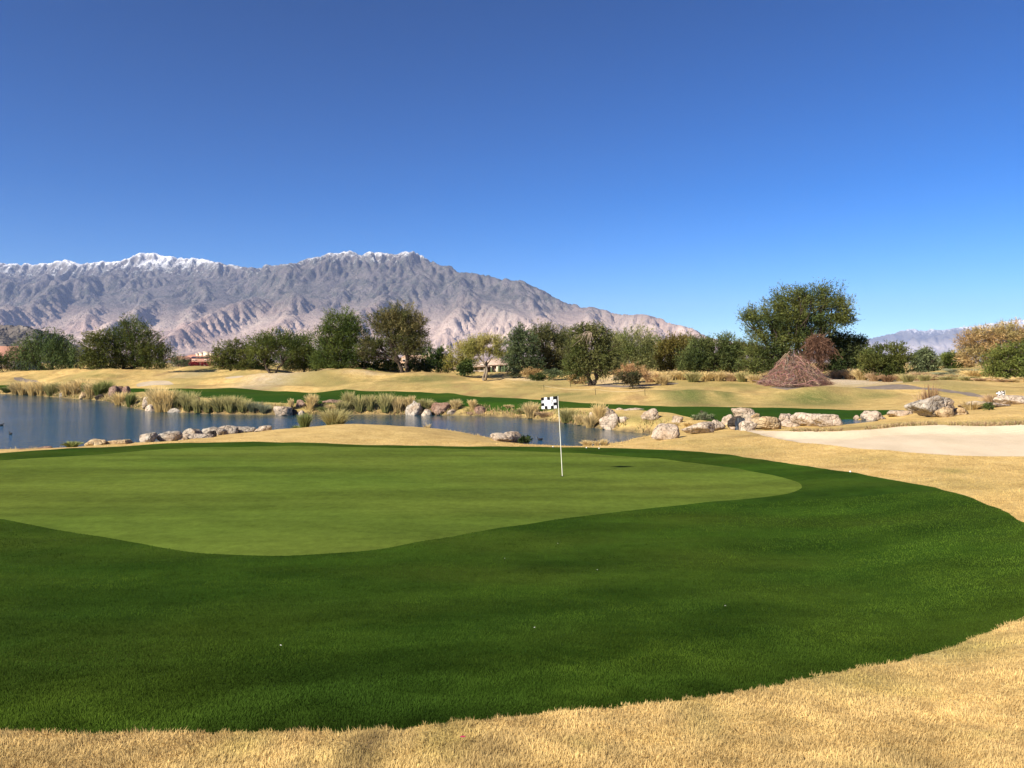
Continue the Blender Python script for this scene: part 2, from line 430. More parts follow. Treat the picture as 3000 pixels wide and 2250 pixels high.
def dry_ground():
    t = NT('dry_bermuda', 0.95, 0.05)
    big = t.noise(.16, 4, .6, t.coord((1, .55, 1)))
    mid = t.noise(1.3, 4, .65)
    fine = t.noise(11.0, 4, .7)
    vf = t.noise(55.0, 2, .7)
    c = t.ramp(mid, [(0.25, (.40, .26, .095)), (0.5, (.56, .39, .15)), (0.75, (.68, .495, .21))])
    hill = t.math('ADD', .2, t.math('MULTIPLY', t.attr('hill'), .8))
    c = t.mix(t.math('MULTIPLY', hill, t.ramp(big, [(0.40, 0.0), (0.58, 0.85)])), c, (.31, .25, .095))
    brown = t.noise(.45, 4, .6, t.coord((1, .4, 1)))
    c = t.mix(t.math('MULTIPLY', hill, t.ramp(brown, [(0.52, 0.0), (0.68, 0.7)])), c, (.27, .175, .08))
    gm = t.math('MULTIPLY', t.attr('green'), t.ramp(t.noise(1.1, 5, .72, t.coord((1, .5, 1))), [(0.25, 0.35), (0.52, 1.0)]), True)
    c = t.mix(gm, c, t.ramp(fine, [(0.3, (.085, .105, .028)), (0.7, (.17, .18, .06))]))
    dm = t.math('MULTIPLY', t.attr('dirt'), t.ramp(mid, [(0.3, 0.4), (0.6, 1.0)]), True)
    c = t.mix(dm, c, t.ramp(fine, [(0.3, (.42, .34, .26)), (0.7, (.62, .53, .42))]))
    bm = t.math('MULTIPLY', t.attr('bare'), t.ramp(fine, [(0.3, 0.3), (0.6, 1.0)]), True)
    c = t.mix(bm, c, t.ramp(mid, [(0.3, (.13, .085, .05)), (0.7, (.24, .16, .095))]))
    wet = t.attr('wet')
    c = t.mix(wet, c, (.11, .085, .05))
    c = t.mix(.40, c, t.ramp(fine, [(0.3, 0.12), (0.7, 0.85)]), 'OVERLAY')
    c = t.mix(.30, c, t.ramp(vf, [(0.3, 0.1), (0.7, 0.9)]), 'OVERLAY')
    # far plain: desert tan
    t.base(c)
    h = t.math('ADD', t.math('MULTIPLY', fine, 1.0), t.math('MULTIPLY', vf, .35))
    t.bump(h, .7, .06)
    return t.m

def sand_mat(nm='bunker_sand', k=1.0):
    t = NT(nm, 0.95, 0.05)
    a = t.noise(.8, 4, .55, t.coord((1, .5, 1)))
    c = t.ramp(a, [(0.3, (.51 * k, .415 * k, .29 * k)), (0.7, (.62 * k, .515 * k, .375 * k))])
    f = t.noise(40, 3, .6)
    c = t.mix(.15, c, t.ramp(f, [(0.3, 0.2), (0.7, 0.8)]), 'OVERLAY')
    t.base(c)
    rk = t.noise(3.0, 2, .5, t.coord((.5, 3, 1)))
    t.bump(t.math('ADD', f, t.math('MULTIPLY', rk, 2.0)), .4, .04)
    return t.m

MATG = {
 'fringe': turf('fringe_turf', (.018, .044, .004), (.030, .064, .006), (.044, .070, .008), .7, 45, .8, ((.25, .9, 1), .8, .5), .02),
 'green': turf('putting_turf', (.068, .108, .0150), (.088, .128, .019), (.098, .122, .020), .22, 90, .25, ((.10, .75, 1), .9, .12), .004),
 'fairway': turf('fairway_turf', (.018, .050, .006), (.026, .063, .008), (.045, .075, .009), .10, 14, .3, ((.04, .35, 1), .35, .05), .01),
 'sand': sand_mat(), 'sand_shade': sand_mat('shade_dimmed_sand', .72),  # second sand is the same sand, dimmed to paint partial shade
 'path': flat('path_asphalt', (.19, .155, .125), .85, .2, .2, 3.0),
 'dry': dry_ground(),
}

# ------------------------------------------------------------------ ground as one sheet, cut along the outlines
def blobs(lst, ymin):
    out = []
    for px, py, rx, ry, v in lst:
        c = hit([(px, py), (px, py - ry), (px, py + ry)], ymin)
        Y = c[0, 1]
        out.append((c[0, 0], Y, rx * Y / F, max(.4, abs(c[1, 1] - c[2, 1]) / 2), v))
    return out
GREENB = blobs([(1230, 1110, 90, 10, .85), (1240, 1136, 120, 8, .45), (1555, 1130, 70, 6, .6), (1650, 1156, 60, 5, .75), (1720, 1163, 90, 5, .4), (1450, 1162, 110, 5, .35), (2015, 1153, 65, 12, 1.0), (2120, 1150, 34, 12, .9),
   (2385, 1172, 95, 24, 1.0), (2300, 1187, 60, 8, .6), (2570, 1160, 70, 8, .6), (300, 1100, 70, 6, .8), (215, 1118, 60, 6, .5), (90, 1112, 50, 5, .3), (2740, 1178, 70, 16, .5), (820, 1118, 120, 8, .3), (1000, 1120, 100, 10, .35), (930, 1106, 60, 5, .3), (2850, 1150, 100, 12, .55), (2150, 1127, 100, 6, .6), (2300, 1132, 80, 5, .4), (2480, 1123, 60, 5, .4)], 50)
GREENB += blobs([(2150, 1320, 100, 14, .35), (2790, 1380, 50, 8, .6), (2550, 1345, 140, 14, .25), (2800, 1420, 120, 25, .25), (2000, 1295, 100, 8, .3), (1060, 2200, 130, 30, .25), (1300, 2150, 80, 20, .4), (720, 2170, 90, 20, .35), (2050, 2100, 60, 20, .3), (2500, 1990, 160, 30, .5), (2800, 1900, 130, 30, .6)], 2)
GREENB += blobs([(2350, 1262, 150, 5, .5), (2600, 1245, 130, 8, .4), (2850, 1240, 150, 6, .5)], 20)
DIRTB = blobs([(2470, 1116, 110, 10, 1.0), (2600, 1115, 90, 10, .9), (1830, 1108, 45, 10, .9), (1770, 1115, 60, 8, .5), (860, 1092, 60, 10, .8), (1080, 1092, 60, 5, .5), (1530, 1112, 60, 8, .5), (560, 1092, 50, 6, .3)], 60)
BAREB = blobs([(1070, 2196, 55, 22, 1.0), (880, 2240, 30, 14, .6), (1480, 2215, 60, 16, .35), (300, 2230, 200, 40, .35)], 2)
BAREB += blobs([(2890, 1246, 160, 7, 1.0), (2560, 1252, 120, 4, .8), (2330, 1263, 150, 3, .8)], 20)
BAREB += blobs([(2150, 1347, 120, 12, .35), (2400, 1378, 140, 14, .3)], 12)

az = np.concatenate([np.linspace(-math.pi, -.85, 30, endpoint=False), np.linspace(-.85, -.66, 16, endpoint=False), np.linspace(-.66, .66, 190, endpoint=False), np.linspace(.66, .85, 16, endpoint=False), np.linspace(.85, math.pi, 30)])
lr = np.concatenate([np.linspace(math.log(.3), math.log(2.5), 8, endpoint=False), np.linspace(math.log(2.5), math.log(20), 110, endpoint=False), np.linspace(math.log(20), math.log(150), 190, endpoint=False), np.linspace(math.log(150), math.log(1000), 26, endpoint=False), np.linspace(math.log(1000), math.log(48000), 22)])
A, R = np.meshgrid(az, lr, indexing='ij')
jit = (np.abs(A) < .64) & (R > math.log(2.6)) & (R < math.log(145))
A = A + jit * rng.uniform(-.0022, .0022, A.shape); R = R + jit * rng.uniform(-.004, .004, R.shape)
pts = [(a, r) for a, r in zip(A.ravel(), R.ravel())]
edges = []
bp = []
for nm, P, mk_ in ZONES:
    a = np.arctan2(P[:, 0], P[:, 1]); r = np.log(np.hypot(P[:, 0], P[:, 1]))
    b0 = len(pts) + len(bp); n = len(P)
    bp += list(zip(a, r)); edges += [(b0 + i, b0 + (i + 1) % n) for i in range(n)]
allp = [Vector(p) for p in pts + bp]
res = delaunay_2d_cdt(allp, edges, [], 0, 1e-7)
cv = np.array([(v.x, v.y) for v in res[0]])
cf = np.array([f for f in res[2] if len(f) == 3], dtype=np.int32)
rr = np.exp(cv[:, 1])
GX, GY = rr * np.sin(cv[:, 0]), rr * np.cos(cv[:, 0])
GZ = terr(GX, GY)
cen = cv[cf].mean(1); cr = np.exp(cen[:, 1]); cx, cy = cr * np.sin(cen[:, 0]), cr * np.cos(cen[:, 0])
zone = np.full(len(cf), -1)
for i, (nm, P, mk_) in enumerate(ZONES):
    zone[inside(P, cx, cy)] = i
def fld(B, X, Y):
    v = np.zeros(X.shape)
    for bx, by, rx, ry, k in B:
        v = np.maximum(v, k * np.exp(-(((X - bx) / rx) ** 2 + ((Y - by) / ry) ** 2) * .8))
    return v
# orientation: make faces point up
def up_faces(f, V):
    n = np.cross(V[f[:, 1]] - V[f[:, 0]], V[f[:, 2]] - V[f[:, 0]])[:, 2]
    f = f.copy(); f[n < 0] = f[n < 0][:, ::-1]; return f
GV = np.stack([GX, GY, GZ], 1)
def ground_piece(name, mask, mat):
    f = up_faces(cf[mask], GV)
    u, inv = np.unique(f, return_inverse=True)
    V = GV[u]; f = inv.reshape(f.shape)
    lk = np.zeros(len(V))
    m = (V[:, 1] > 28) & (V[:, 1] < 115) & (V[:, 2] < .5)
    lk[m] = sstep(.28, .05, V[m, 2])
    g = fld(GREENB, V[:, 0], V[:, 1]); d = fld(DIRTB, V[:, 0], V[:, 1]); b = fld(BAREB, V[:, 0], V[:, 1])
    g = np.maximum(g, .6 * sstep(.2, .7, V[:, 2]) * sstep(2.4, 1.1, sdist(LAKE, V[:, 0], V[:, 1])) * (V[:, 1] > 45) * (V[:, 1] < 110))
    d = np.maximum(d, sstep(400, 1500, np.hypot(V[:, 0], V[:, 1])))
    o = mk(name, V, f, mat, smooth=True, attrs={'green': g, 'dirt': d, 'bare': b, 'wet': lk, 'hill': sstep(42, 58, V[:, 1])})
    tag(o, kind='structure'); return o
ground_piece('ground', zone == -1, MATG['dry'])
lab = ['dark green mown fringe around the putting green', 'smooth light green putting green with the flag', 'long dark green fairway beyond the lake', 'short strip of fairway at the left edge behind the reeds',
       'large pale sand bunker at the right', 'small sand bunker on the far dry slope at left', 'thin patch of bare sand on the far dry slope', 'dark cart path on the far slope at left', 'curving cart path beyond the boulders at right', 'cart path passing behind the lone mesquite']
for i, (nm, P, k) in enumerate(ZONES):
    if (zone == i).any():
        o = ground_piece(nm, zone == i, MATG[k]); o['label'] = lab[i]

# ------------------------------------------------------------------ lake and pond
def water_mat():
    t = NT('lake_water', 0.11, 0.5)
    t.b.inputs['IOR'].default_value = 1.33
    t.base((.020, .058, .078))
    calm = t.ramp(t.noise(.05, 2, .5), [(0.40, 0.25), (0.62, 1.0)])
    w1 = t.noise(1.0, 3, .6, t.coord((1.4, 2.6, 1)))
    w2 = t.noise(1.0, 2, .6, t.coord((3.5, 9.0, 1)))
    h = t.math('ADD', w1, t.math('MULTIPLY', w2, .35))
    h = t.math('MULTIPLY', h, calm)
    t.bump(h, .45, .20)
    return t.m
WM = water_mat()
def sheet(name, P, z, step, label):
    x0, y0 = P.min(0) - .8; x1, y1 = P.max(0) + .8
    nx, ny = max(4, int((x1 - x0) / step)), max(4, int((y1 - y0) / step))
    xs, ys = np.linspace(x0, x1, nx), np.linspace(y0, y1, ny)
    X, Y = np.meshgrid(xs, ys, indexing='ij')
    V = np.stack([X.ravel(), Y.ravel(), np.full(X.size, z)], 1)
    i, j = np.meshgrid(np.arange(nx - 1), np.arange(ny - 1), indexing='ij')
    q = (i * ny + j).ravel(); f = np.stack([q, q + ny, q + ny + 1, q + 1], 1)
    c = V[f].mean(1)
    f = f[sdist(P, c[:, 0], c[:, 1]) < step * .9]
    u, inv = np.unique(f, return_inverse=True)
    o = mk(name, V[u], inv.reshape(f.shape), WM, smooth=True)
    tag(o, label, kind='structure'); return o
sheet('lake', LAKE, 0.0, 1.0, 'blue rippled lake between the green and the far bank')
sheet('pond', POND, PONDZ, .35, 'small raised pool behind the boulders above the waterfall')

# ------------------------------------------------------------------ mountains
def interp_line(pts, step):
    P = np.array([(W(p, Y), Y, (HZ - py) / F * Y) for p, py, Y in pts], dtype=float)
    out = []
    for a, b in zip(P[:-1], P[1:]):
        n = max(1, int(np.linalg.norm(b[:2] - a[:2]) / step))
        for k in range(n): out.append(a + (b - a) * k / n)
    out.append(P[-1]); return np.array(out)

def erode(H, cell, rounds=26, n=11000, steps=64, seed=3):
    g = np.random.default_rng(seed)
    nx, ny = H.shape
    for r in range(rounds):
        x = g.uniform(2, nx - 3, n); y = g.uniform(2, ny - 3, n)
        dx = np.zeros(n); dy = np.zeros(n); sp = np.ones(n); wt = np.ones(n); sed = np.zeros(n)
        for s in range(steps):
            i = x.astype(int); j = y.astype(int); u = x - i; v = y - j
            a, b, c, d = H[i, j], H[i + 1, j], H[i, j + 1], H[i + 1, j + 1]
            gx = (b - a) * (1 - v) + (d - c) * v; gy = (c - a) * (1 - u) + (d - b) * u
            h0 = a * (1 - u) * (1 - v) + b * u * (1 - v) + c * (1 - u) * v + d * u * v
            dx = dx * .25 - gx * .75 / cell; dy = dy * .25 - gy * .75 / cell
            L = np.sqrt(dx * dx + dy * dy) + 1e-6; ux, uy = dx / L, dy / L
            x2 = np.clip(x + ux, 1, nx - 3); y2 = np.clip(y + uy, 1, ny - 3)
            i2 = x2.astype(int); j2 = y2.astype(int); u2 = x2 - i2; v2 = y2 - j2
            h1 = (H[i2, j2] * (1 - u2) + H[i2 + 1, j2] * u2) * (1 - v2) + (H[i2, j2 + 1] * (1 - u2) + H[i2 + 1, j2 + 1] * u2) * v2
            dh = h1 - h0
            cap = np.maximum(-dh, .4) * sp * wt * 2.2
            er = np.where(dh > 0, -np.minimum(sed, dh), np.where(sed > cap, -(sed - cap) * .12, np.minimum((cap - sed) * .22, -dh)))
            sed = sed + er
            amt = np.clip(-er, -25, 25)
            bad = (x < 4) | (x > nx - 6) | (y < 4) | (y > ny - 6); amt[bad] = 0; sed[bad] = 0; wt[bad] = 0
            for di, dj, w in ((0, 0, (1 - u) * (1 - v)), (1, 0, u * (1 - v)), (0, 1, (1 - u) * v), (1, 1, u * v)):
                H += np.bincount((i + di) * ny + (j + dj), weights=amt * w, minlength=nx * ny).reshape(nx, ny)
            sp = np.clip(np.sqrt(np.maximum(0, sp * sp - dh / cell * 2.0)), .3, 3.0)
            wt *= .975; x, y = x2, y2
    return H

def range_mesh(name, x0, x1, y0, y1, cx_, cy_, ridges, slope, amp, fan, skyline, ulim, mat, seed, rounds, ns=2300.0, floor_=0.0):
    xs = np.arange(x0, x1, cx_); ys = np.arange(y0, y1, cy_)
    k = 3
    Xc, Yc = np.meshgrid(xs[::k], ys[::k], indexing='ij')
    pts_ = np.vstack([np.hstack([interp_line(r[0], 160), np.full((1, 1), r[1]).repeat(len(interp_line(r[0], 160)), 0)]) for r in ridges])
    wx = 700 * fbm(Xc / 3200, Yc / 3200, 3, seed); wy = 700 * fbm(Xc / 3200 + 50, Yc / 3200, 3, seed + 9)
    H = np.full(Xc.shape, -1e9)
    for q in pts_:
        d = np.hypot(Xc + wx * .35 - q[0], Yc + wy * .35 - q[1])
        H = np.maximum(H, q[2] - q[3] * slope * d * (1 - .25 * np.minimum(1, d / 6000)))
    H = np.maximum(H, fan(Xc, Yc))
    # upsample
    def ups(A):
        fi = np.arange(len(xs)) / k; fj = np.arange(len(ys)) / k
        i = np.minimum(fi.astype(int), A.shape[0] - 2); j = np.minimum(fj.astype(int), A.shape[1] - 2)
        u = np.clip(fi - i, 0, 1)[:, None]; v = np.clip(fj - j, 0, 1)[None]
        return (A[i][:, j] * (1 - u) + A[i + 1][:, j] * u) * (1 - v) + (A[i][:, j + 1] * (1 - u) + A[i + 1][:, j + 1] * u) * v
    H = gsm(gsm(ups(H), 3, 0), 2.5, 1)
    X, Y = np.meshgrid(xs, ys, indexing='ij')
    rel = np.clip((H - 150) / 1200, 0, 1)
    wx = 420 * fbm(X / 1500, Y / 1500, 3, seed + 20); wy = 420 * fbm(X / 1500 + 31, Y / 1500, 3, seed + 25)
    H = H + rel * amp * (ridged((X + wx) / ns, (Y + wy) / ns, 3, seed + 30) - .25) + rel * amp * .10 * fbm(X / (ns * .11), Y / (ns * .11), 4, seed + 40)
    H = erode(H, (cx_ + cy_) / 2, rounds, seed=seed)
    # fit the height of the crest to the skyline, smoothly along the range
    U = X / Y
    ub = np.linspace(ulim[0], ulim[1], 260)
    idx = np.clip(((U - ulim[0]) / (ulim[1] - ulim[0]) * 259).round().astype(int), 0, 259)
    top = np.full(260, 1e-6); np.maximum.at(top, idx.ravel(), (H / Y).ravel())
    want = (HZ - np.interp(ub * F + 1500, [p for p, q in skyline], [q for p, q in skyline])) / F
    ratio = gsm(np.clip(want / top, .4, 2.0), 1.6, 0)
    H = H * (1 + (np.interp(U, ub, ratio) - 1) * np.clip(H / 600, 0, 1))
    i, j = np.meshgrid(np.arange(len(xs) - 1), np.arange(len(ys) - 1), indexing='ij')
    q = (i * len(ys) + j).ravel(); ny = len(ys)
    f = np.stack([q, q + ny, q + ny + 1, q + 1], 1)
    uu = U.ravel()[q]
    f = f[(uu > ulim[0] - .02) & (uu < ulim[1] + .02)]
    V = np.stack([X.ravel(), Y.ravel(), H.ravel() + floor_], 1)
    u, inv = np.unique(f, return_inverse=True)
    o = mk(name, V[u], inv.reshape(f.shape), mat, smooth=True)
    return o

def rock_mat(name, snow_z, snow_w, c1, c2, c3, veg, tree_z, amt=1.0):
    t = NT(name, 0.95, 0.05)
    geo = t.n.new('ShaderNodeNewGeometry')
    sx = t.n.new('ShaderNodeSeparateXYZ'); t.l.new(geo.outputs['Position'], sx.inputs[0])
    nz = t.n.new('ShaderNodeSeparateXYZ'); t.l.new(geo.outputs['Normal'], nz.inputs[0])
    z = sx.outputs[2]
    a = t.noise(.0007, 5, .6); b = t.noise(.004, 5, .65); c = t.noise(.014, 3, .7)
    col = t.ramp(a, [(0.35, c1), (0.5, c2), (0.65, c3)])
    col = t.mix(.45, col, t.ramp(b, [(0.3, 0.15), (0.7, 0.9)]), 'OVERLAY')
    vm = t.math('MULTIPLY', t.ramp(t.math('ADD', b, t.math('MULTIPLY', c, .5)), [(0.66, 0.0), (0.86, 1.0)]), veg)
    hb = t.n.new('ShaderNodeMapRange'); hb.inputs[1].default_value = tree_z[0]; hb.inputs[2].default_value = tree_z[1]
    t.l.new(t.math('ADD', z, t.math('MULTIPLY', a, 600.0)), hb.inputs[0])
    vm = t.math('MULTIPLY', vm, hb.outputs[0], True)
    col = t.mix(t.math('MULTIPLY', hb.outputs[0], .84), col, (.082, .08, .082))
    col = t.mix(vm, col, (.05, .055, .045))
    scr = t.math('MULTIPLY', t.ramp(c, [(0.55, 0.0), (0.7, 1.0)]), .35)
    col = t.mix(scr, col, (.50, .43, .37))
    sm = t.n.new('ShaderNodeMapRange'); sm.inputs[1].default_value = snow_z - snow_w; sm.inputs[2].default_value = snow_z + snow_w
    zz = t.math('ADD', z, t.math('MULTIPLY', t.math('SUBTRACT', b, .5), 900.0))
    zz = t.math('ADD', zz, t.math('MULTIPLY', t.math('SUBTRACT', c, .5), 1200.0))
    t.l.new(zz, sm.inputs[0])
    sl_ = t.ramp(nz.outputs[2], [(0.55, 0.12), (0.86, 1.0)])
    col = t.mix(t.math('MULTIPLY', t.math('MULTIPLY', sm.outputs[0], sl_), amt, True), col, (.80, .82, .86))
    t.base(col)
    t.bump(t.math('ADD', c, b), .8, 60.0)
    return t.m

SKY1 = [(-400, 752), (-200, 760), (0, 768), (45, 773), (104, 773), (199, 761), (244, 770), (298, 766), (339, 764), (384, 752), (416, 739), (443, 739), (475, 748), (493, 747), (542, 757), (601, 757), (655, 770), (710, 782), (741, 785), (787, 775), (850, 770), (895, 761), (936, 748), (967, 735), (990, 743), (1026, 734), (1049, 743), (1103, 734), (1144, 745), (1207, 734), (1225, 741), (1262, 761), (1298, 777), (1334, 784), (1366, 800), (1397, 800), (1442, 811), (1483, 816), (1524, 820), (1551, 831), (1596, 852), (1641, 879), (1696, 895), (1759, 901), (1786, 915), (1818, 920), (1899, 921), (1939, 935), (1977, 950), (2010, 954), (2040, 967), (2066, 981), (2104, 989), (2154, 999), (2195, 1004), (2300, 1022), (2450, 1052)]
def ykm(px): return np.interp(px, [-400, 600, 800, 1000, 1260, 1600, 2200, 2450], [23300, 22600, 20800, 20000, 19500, 17500, 15000, 14000])
crest = [(p, q, float(ykm(p))) for p, q in SKY1]
RID = [(crest, 1.0),
 ([(741, 785, 22000), (633, 792, 21500), (511, 813, 21000), (452, 804, 20500), (384, 813, 20300), (253, 813, 20000), (158, 803, 19800), (40, 835, 19500), (-120, 845, 19500), (-400, 850, 19500)], 1.0),
 ([(203, 822, 19500), (130, 850, 18000), (60, 890, 16500), (-60, 930, 15000)], 1.1),
 ([(400, 815, 20000), (420, 860, 18200), (385, 905, 16500), (300, 950, 15000)], 1.1),
 ([(560, 800, 21000), (600, 850, 19000), (560, 910, 17000), (540, 960, 15500)], 1.2),
 ([(250, 815, 19800), (290, 870, 18000), (250, 920, 16500)], 1.2),
 ([(890, 762, 20200), (881, 790, 19500), (827, 838, 18000), (760, 868, 17000), (678, 897, 16000), (600, 930, 15000), (520, 962, 14000), (440, 995, 13200)], 1.0),
 ([(827, 838, 18000), (880, 880, 16800), (860, 920, 15600), (800, 960, 14500)], 1.15),
 ([(1026, 736, 20000), (1040, 790, 19000), (1010, 830, 18000)], 1.3),
 ([(1207, 736, 19600), (1243, 838, 17800), (1171, 861, 17000), (1117, 876, 16300), (1040, 910, 15300), (960, 950, 14300)], 1.05),
 ([(1103, 740, 19900), (1110, 800, 18800), (1080, 845, 17800)], 1.3),
 ([(1334, 786, 19300), (1393, 876, 16800), (1440, 895, 16000), (1500, 912, 15400), (1570, 940, 14800)], 1.1),
 ([(1393, 876, 16800), (1340, 920, 15500), (1290, 960, 14500)], 1.1),
 ([(1524, 822, 18000), (1560, 880, 16500), (1600, 930, 15200)], 1.15),
 ([(1700, 896, 17000), (1730, 935, 15500), (1760, 975, 14500)], 1.15),
 ([(1900, 922, 16000), (1930, 965, 14800), (1950, 1000, 14000)], 1.15)]
def fan1(X, Y):
    return 300 * sstep(10500, 18500, Y + 700 * fbm(X / 3000, Y / 3000, 3, 77)) ** 1.2 + 15 * sstep(9900, 12000, Y) * (1 + fbm(X / 700, Y / 700, 3, 70)) - 4
RM1 = rock_mat('mountain_rock', 2720.0, 190.0, (.285, .205, .175), (.39, .30, .255), (.48, .385, .33), .95, (950, 1750), .95)
m1 = range_mesh('mountain_range', -21500, 6200, 9800, 28500, 42, 46, RID, .74, 400, fan1, SKY1, (-.74, .40), RM1, 5, 24, 2700.0)
tag(m1, 'grey brown mountain range with snow on its highest crests', kind='structure')

SKY2 = [(2250, 1045), (2450, 1020), (2530, 996), (2580, 985), (2620, 975), (2655, 966), (2672, 961), (2690, 966), (2710, 972), (2730, 961), (2748, 968), (2770, 966), (2810, 958), (2870, 954), (2900, 948), (2950, 942), (2990, 937), (3050, 934), (3200, 945), (3500, 960)]
RID2 = [([(p, q, 43000.0) for p, q in SKY2], 1.0), ([(2400, 1035, 38000), (2560, 1003, 38000), (2700, 988, 38000), (2800, 968, 38500), (2900, 962, 39000), (3050, 980, 38500), (3300, 985, 38500)], 1.0),
        ([(2600, 1020, 34000), (2700, 1003, 34000), (2740, 1002, 34500), (2800, 1025, 33500)], 1.0), ([(2870, 1022, 33000), (2960, 1008, 33000), (3100, 1012, 33000)], 1.0)]
def fan2(X, Y):
    return 380 * sstep(22000, 35000, Y + 900 * fbm(X / 4000, Y / 4000, 3, 87)) - 4
RM2 = rock_mat('far_mountain_rock', 1780.0, 200.0, (.34, .30, .28), (.44, .39, .36), (.55, .49, .45), .4, (900, 1500), 1.0)  # rock colours lightened to paint extra haze over the far range
m2 = range_mesh('far_mountain_range', 11500, 40500, 21500, 46500, 95, 110, RID2, .42, 330, fan2, SKY2, (.32, .86), RM2, 15, 14)
tag(m2, 'faint blue snow capped mountains far off at the right', kind='structure')

SKY3 = [(-400, 950), (-100, 940), (0, 940), (60, 941), (110, 943), (160, 955), (200, 966), (240, 985), (260, 1000), (300, 1018), (360, 1040)]
RID3 = [([(p, q, 3900.0 - p * .6) for p, q in SKY3], 1.0), ([(30, 945, 3850), (60, 985, 3300), (80, 1020, 2900)], 1.2), ([(140, 952, 3800), (180, 1000, 3300), (200, 1030, 3000)], 1.2), ([(-100, 945, 3900), (-60, 1000, 3200)], 1.2)]
RM3 = rock_mat('foothill_rock', 9000.0, 100.0, (.24, .165, .11), (.33, .235, .155), (.40, .29, .20), .45, (40, 120))
m3 = range_mesh('foothill', -4200, -1300, 2700, 5200, 12, 14, RID3, .5, 34, lambda X, Y: np.full(X.shape, -3.0), SKY3, (-.86, -.46), RM3, 25, 8, 420.0)
tag(m3, 'low brown rocky foothill in front of the mountains at the far left', kind='structure')

# ------------------------------------------------------------------ haze
def haze():
    m = bpy.data.materials.new('haze_air'); m.use_nodes = True
    n = m.node_tree.nodes; n.clear()
    v = n.new('ShaderNodeVolumePrincipled'); o = n.new('ShaderNodeOutputMaterial')
    v.inputs['Color'].default_value = (.42, .58, 1.0, 1)
    v.inputs['Density'].default_value = 1.4e-5
    v.inputs['Anisotropy'].default_value = 0.0
    m.node_tree.links.new(v.outputs[0], o.inputs['Volume'])
    a, z0, z1 = 49500.0, -2.5, 3650.0
    V = np.array([(x, y, z) for z in (z0, z1) for y in (-a, a) for x in (-a, a)])
    f = np.array([(0, 2, 3, 1), (4, 5, 7, 6), (0, 1, 5, 4), (2, 6, 7, 3), (0, 4, 6, 2), (1, 3, 7, 5)])
    ob = mk('haze', V, f, m); tag(ob, 'thin bluish desert haze', kind='stuff')
haze()
# ------------------------------------------------------------------ rocks
def ico(sub):
    bm = bmesh.new(); bmesh.ops.create_icosphere(bm, subdivisions=sub, radius=1.0)
    V = np.array([v.co[:] for v in bm.verts]); f = np.array([[v.index for v in p.verts] for p in bm.faces]); bm.free()
    return V / np.linalg.norm(V, axis=1)[:, None], f
ICO3, ICO4, ICO5 = ico(3), ico(4), ico(5)

def stone_mat(name, c1, c2, stain, warm, lich):
    t = NT(name, 0.9, 0.15)
    oi = t.n.new('ShaderNodeObjectInfo')
    va = t.n.new('ShaderNodeVectorMath'); va.operation = 'MULTIPLY_ADD'
    cb = t.n.new('ShaderNodeCombineXYZ')
    for k in range(3): t.l.new(oi.outputs['Random'], cb.inputs[k])
    t.l.new(cb.outputs[0], va.inputs[0]); va.inputs[1].default_value = (37, 53, 71); t.l.new(t.tc.outputs['Object'], va.inputs[2])
    v = va.outputs[0]
    a = t.noise(1.7, 5, .62, v); b = t.noise(6.0, 5, .68, v); cr = t.vor(2.2, v, 'DISTANCE_TO_EDGE')
    c = t.ramp(a, [(0.3, c1), (0.65, c2)])
    c = t.mix(t.ramp(t.noise(.9, 4, .6, v), [(0.48, 0.0), (0.68, .75)]), c, warm)
    c = t.mix(t.ramp(b, [(0.50, 0.0), (0.64, .85)]), c, stain)
    c = t.mix(t.ramp(t.noise(3.1, 3, .6, v), [(0.62, 0.0), (0.75, .6)]), c, lich)
    c = t.mix(.4, c, t.ramp(t.noise(24, 3, .6, v), [(0.3, 0.15), (0.7, 0.85)]), 'OVERLAY')
    t.base(c)
    crk = t.ramp(cr, [(0.0, 0.0), (0.06, 1.0)])
    h = t.math('ADD', t.math('MULTIPLY', b, .8), t.math('MULTIPLY', crk, .22))
    t.bump(h, 1.0, .16)
    return t.m
STONE = {
 'pale': stone_mat('pale_granite', (0.43, 0.34, 0.26), (0.58, 0.49, 0.385), (0.148, 0.115, 0.085), (0.385, 0.266, 0.170), (0.222, 0.207, 0.192)),
 'grey': stone_mat('grey_granite', (0.284, 0.249, 0.207), (0.493, 0.443, 0.373), (0.086, 0.068, 0.054), (0.379, 0.262, 0.166), (0.568, 0.515, 0.439)),
 'red': stone_mat('red_sandstone', (0.207, 0.115, 0.078), (0.311, 0.207, 0.155), (0.096, 0.052, 0.037), (0.370, 0.281, 0.222), (0.266, 0.237, 0.207)),
 'tan': stone_mat('tan_sandstone', (0.414, 0.296, 0.163), (0.518, 0.400, 0.244), (0.244, 0.148, 0.074), (0.444, 0.281, 0.133), (0.355, 0.296, 0.237)),
 'dark': stone_mat('dark_wet_stone', (0.037, 0.031, 0.027), (0.081, 0.067, 0.056), (0.015, 0.013, 0.011), (0.104, 0.074, 0.052), (0.067, 0.063, 0.059)),
}

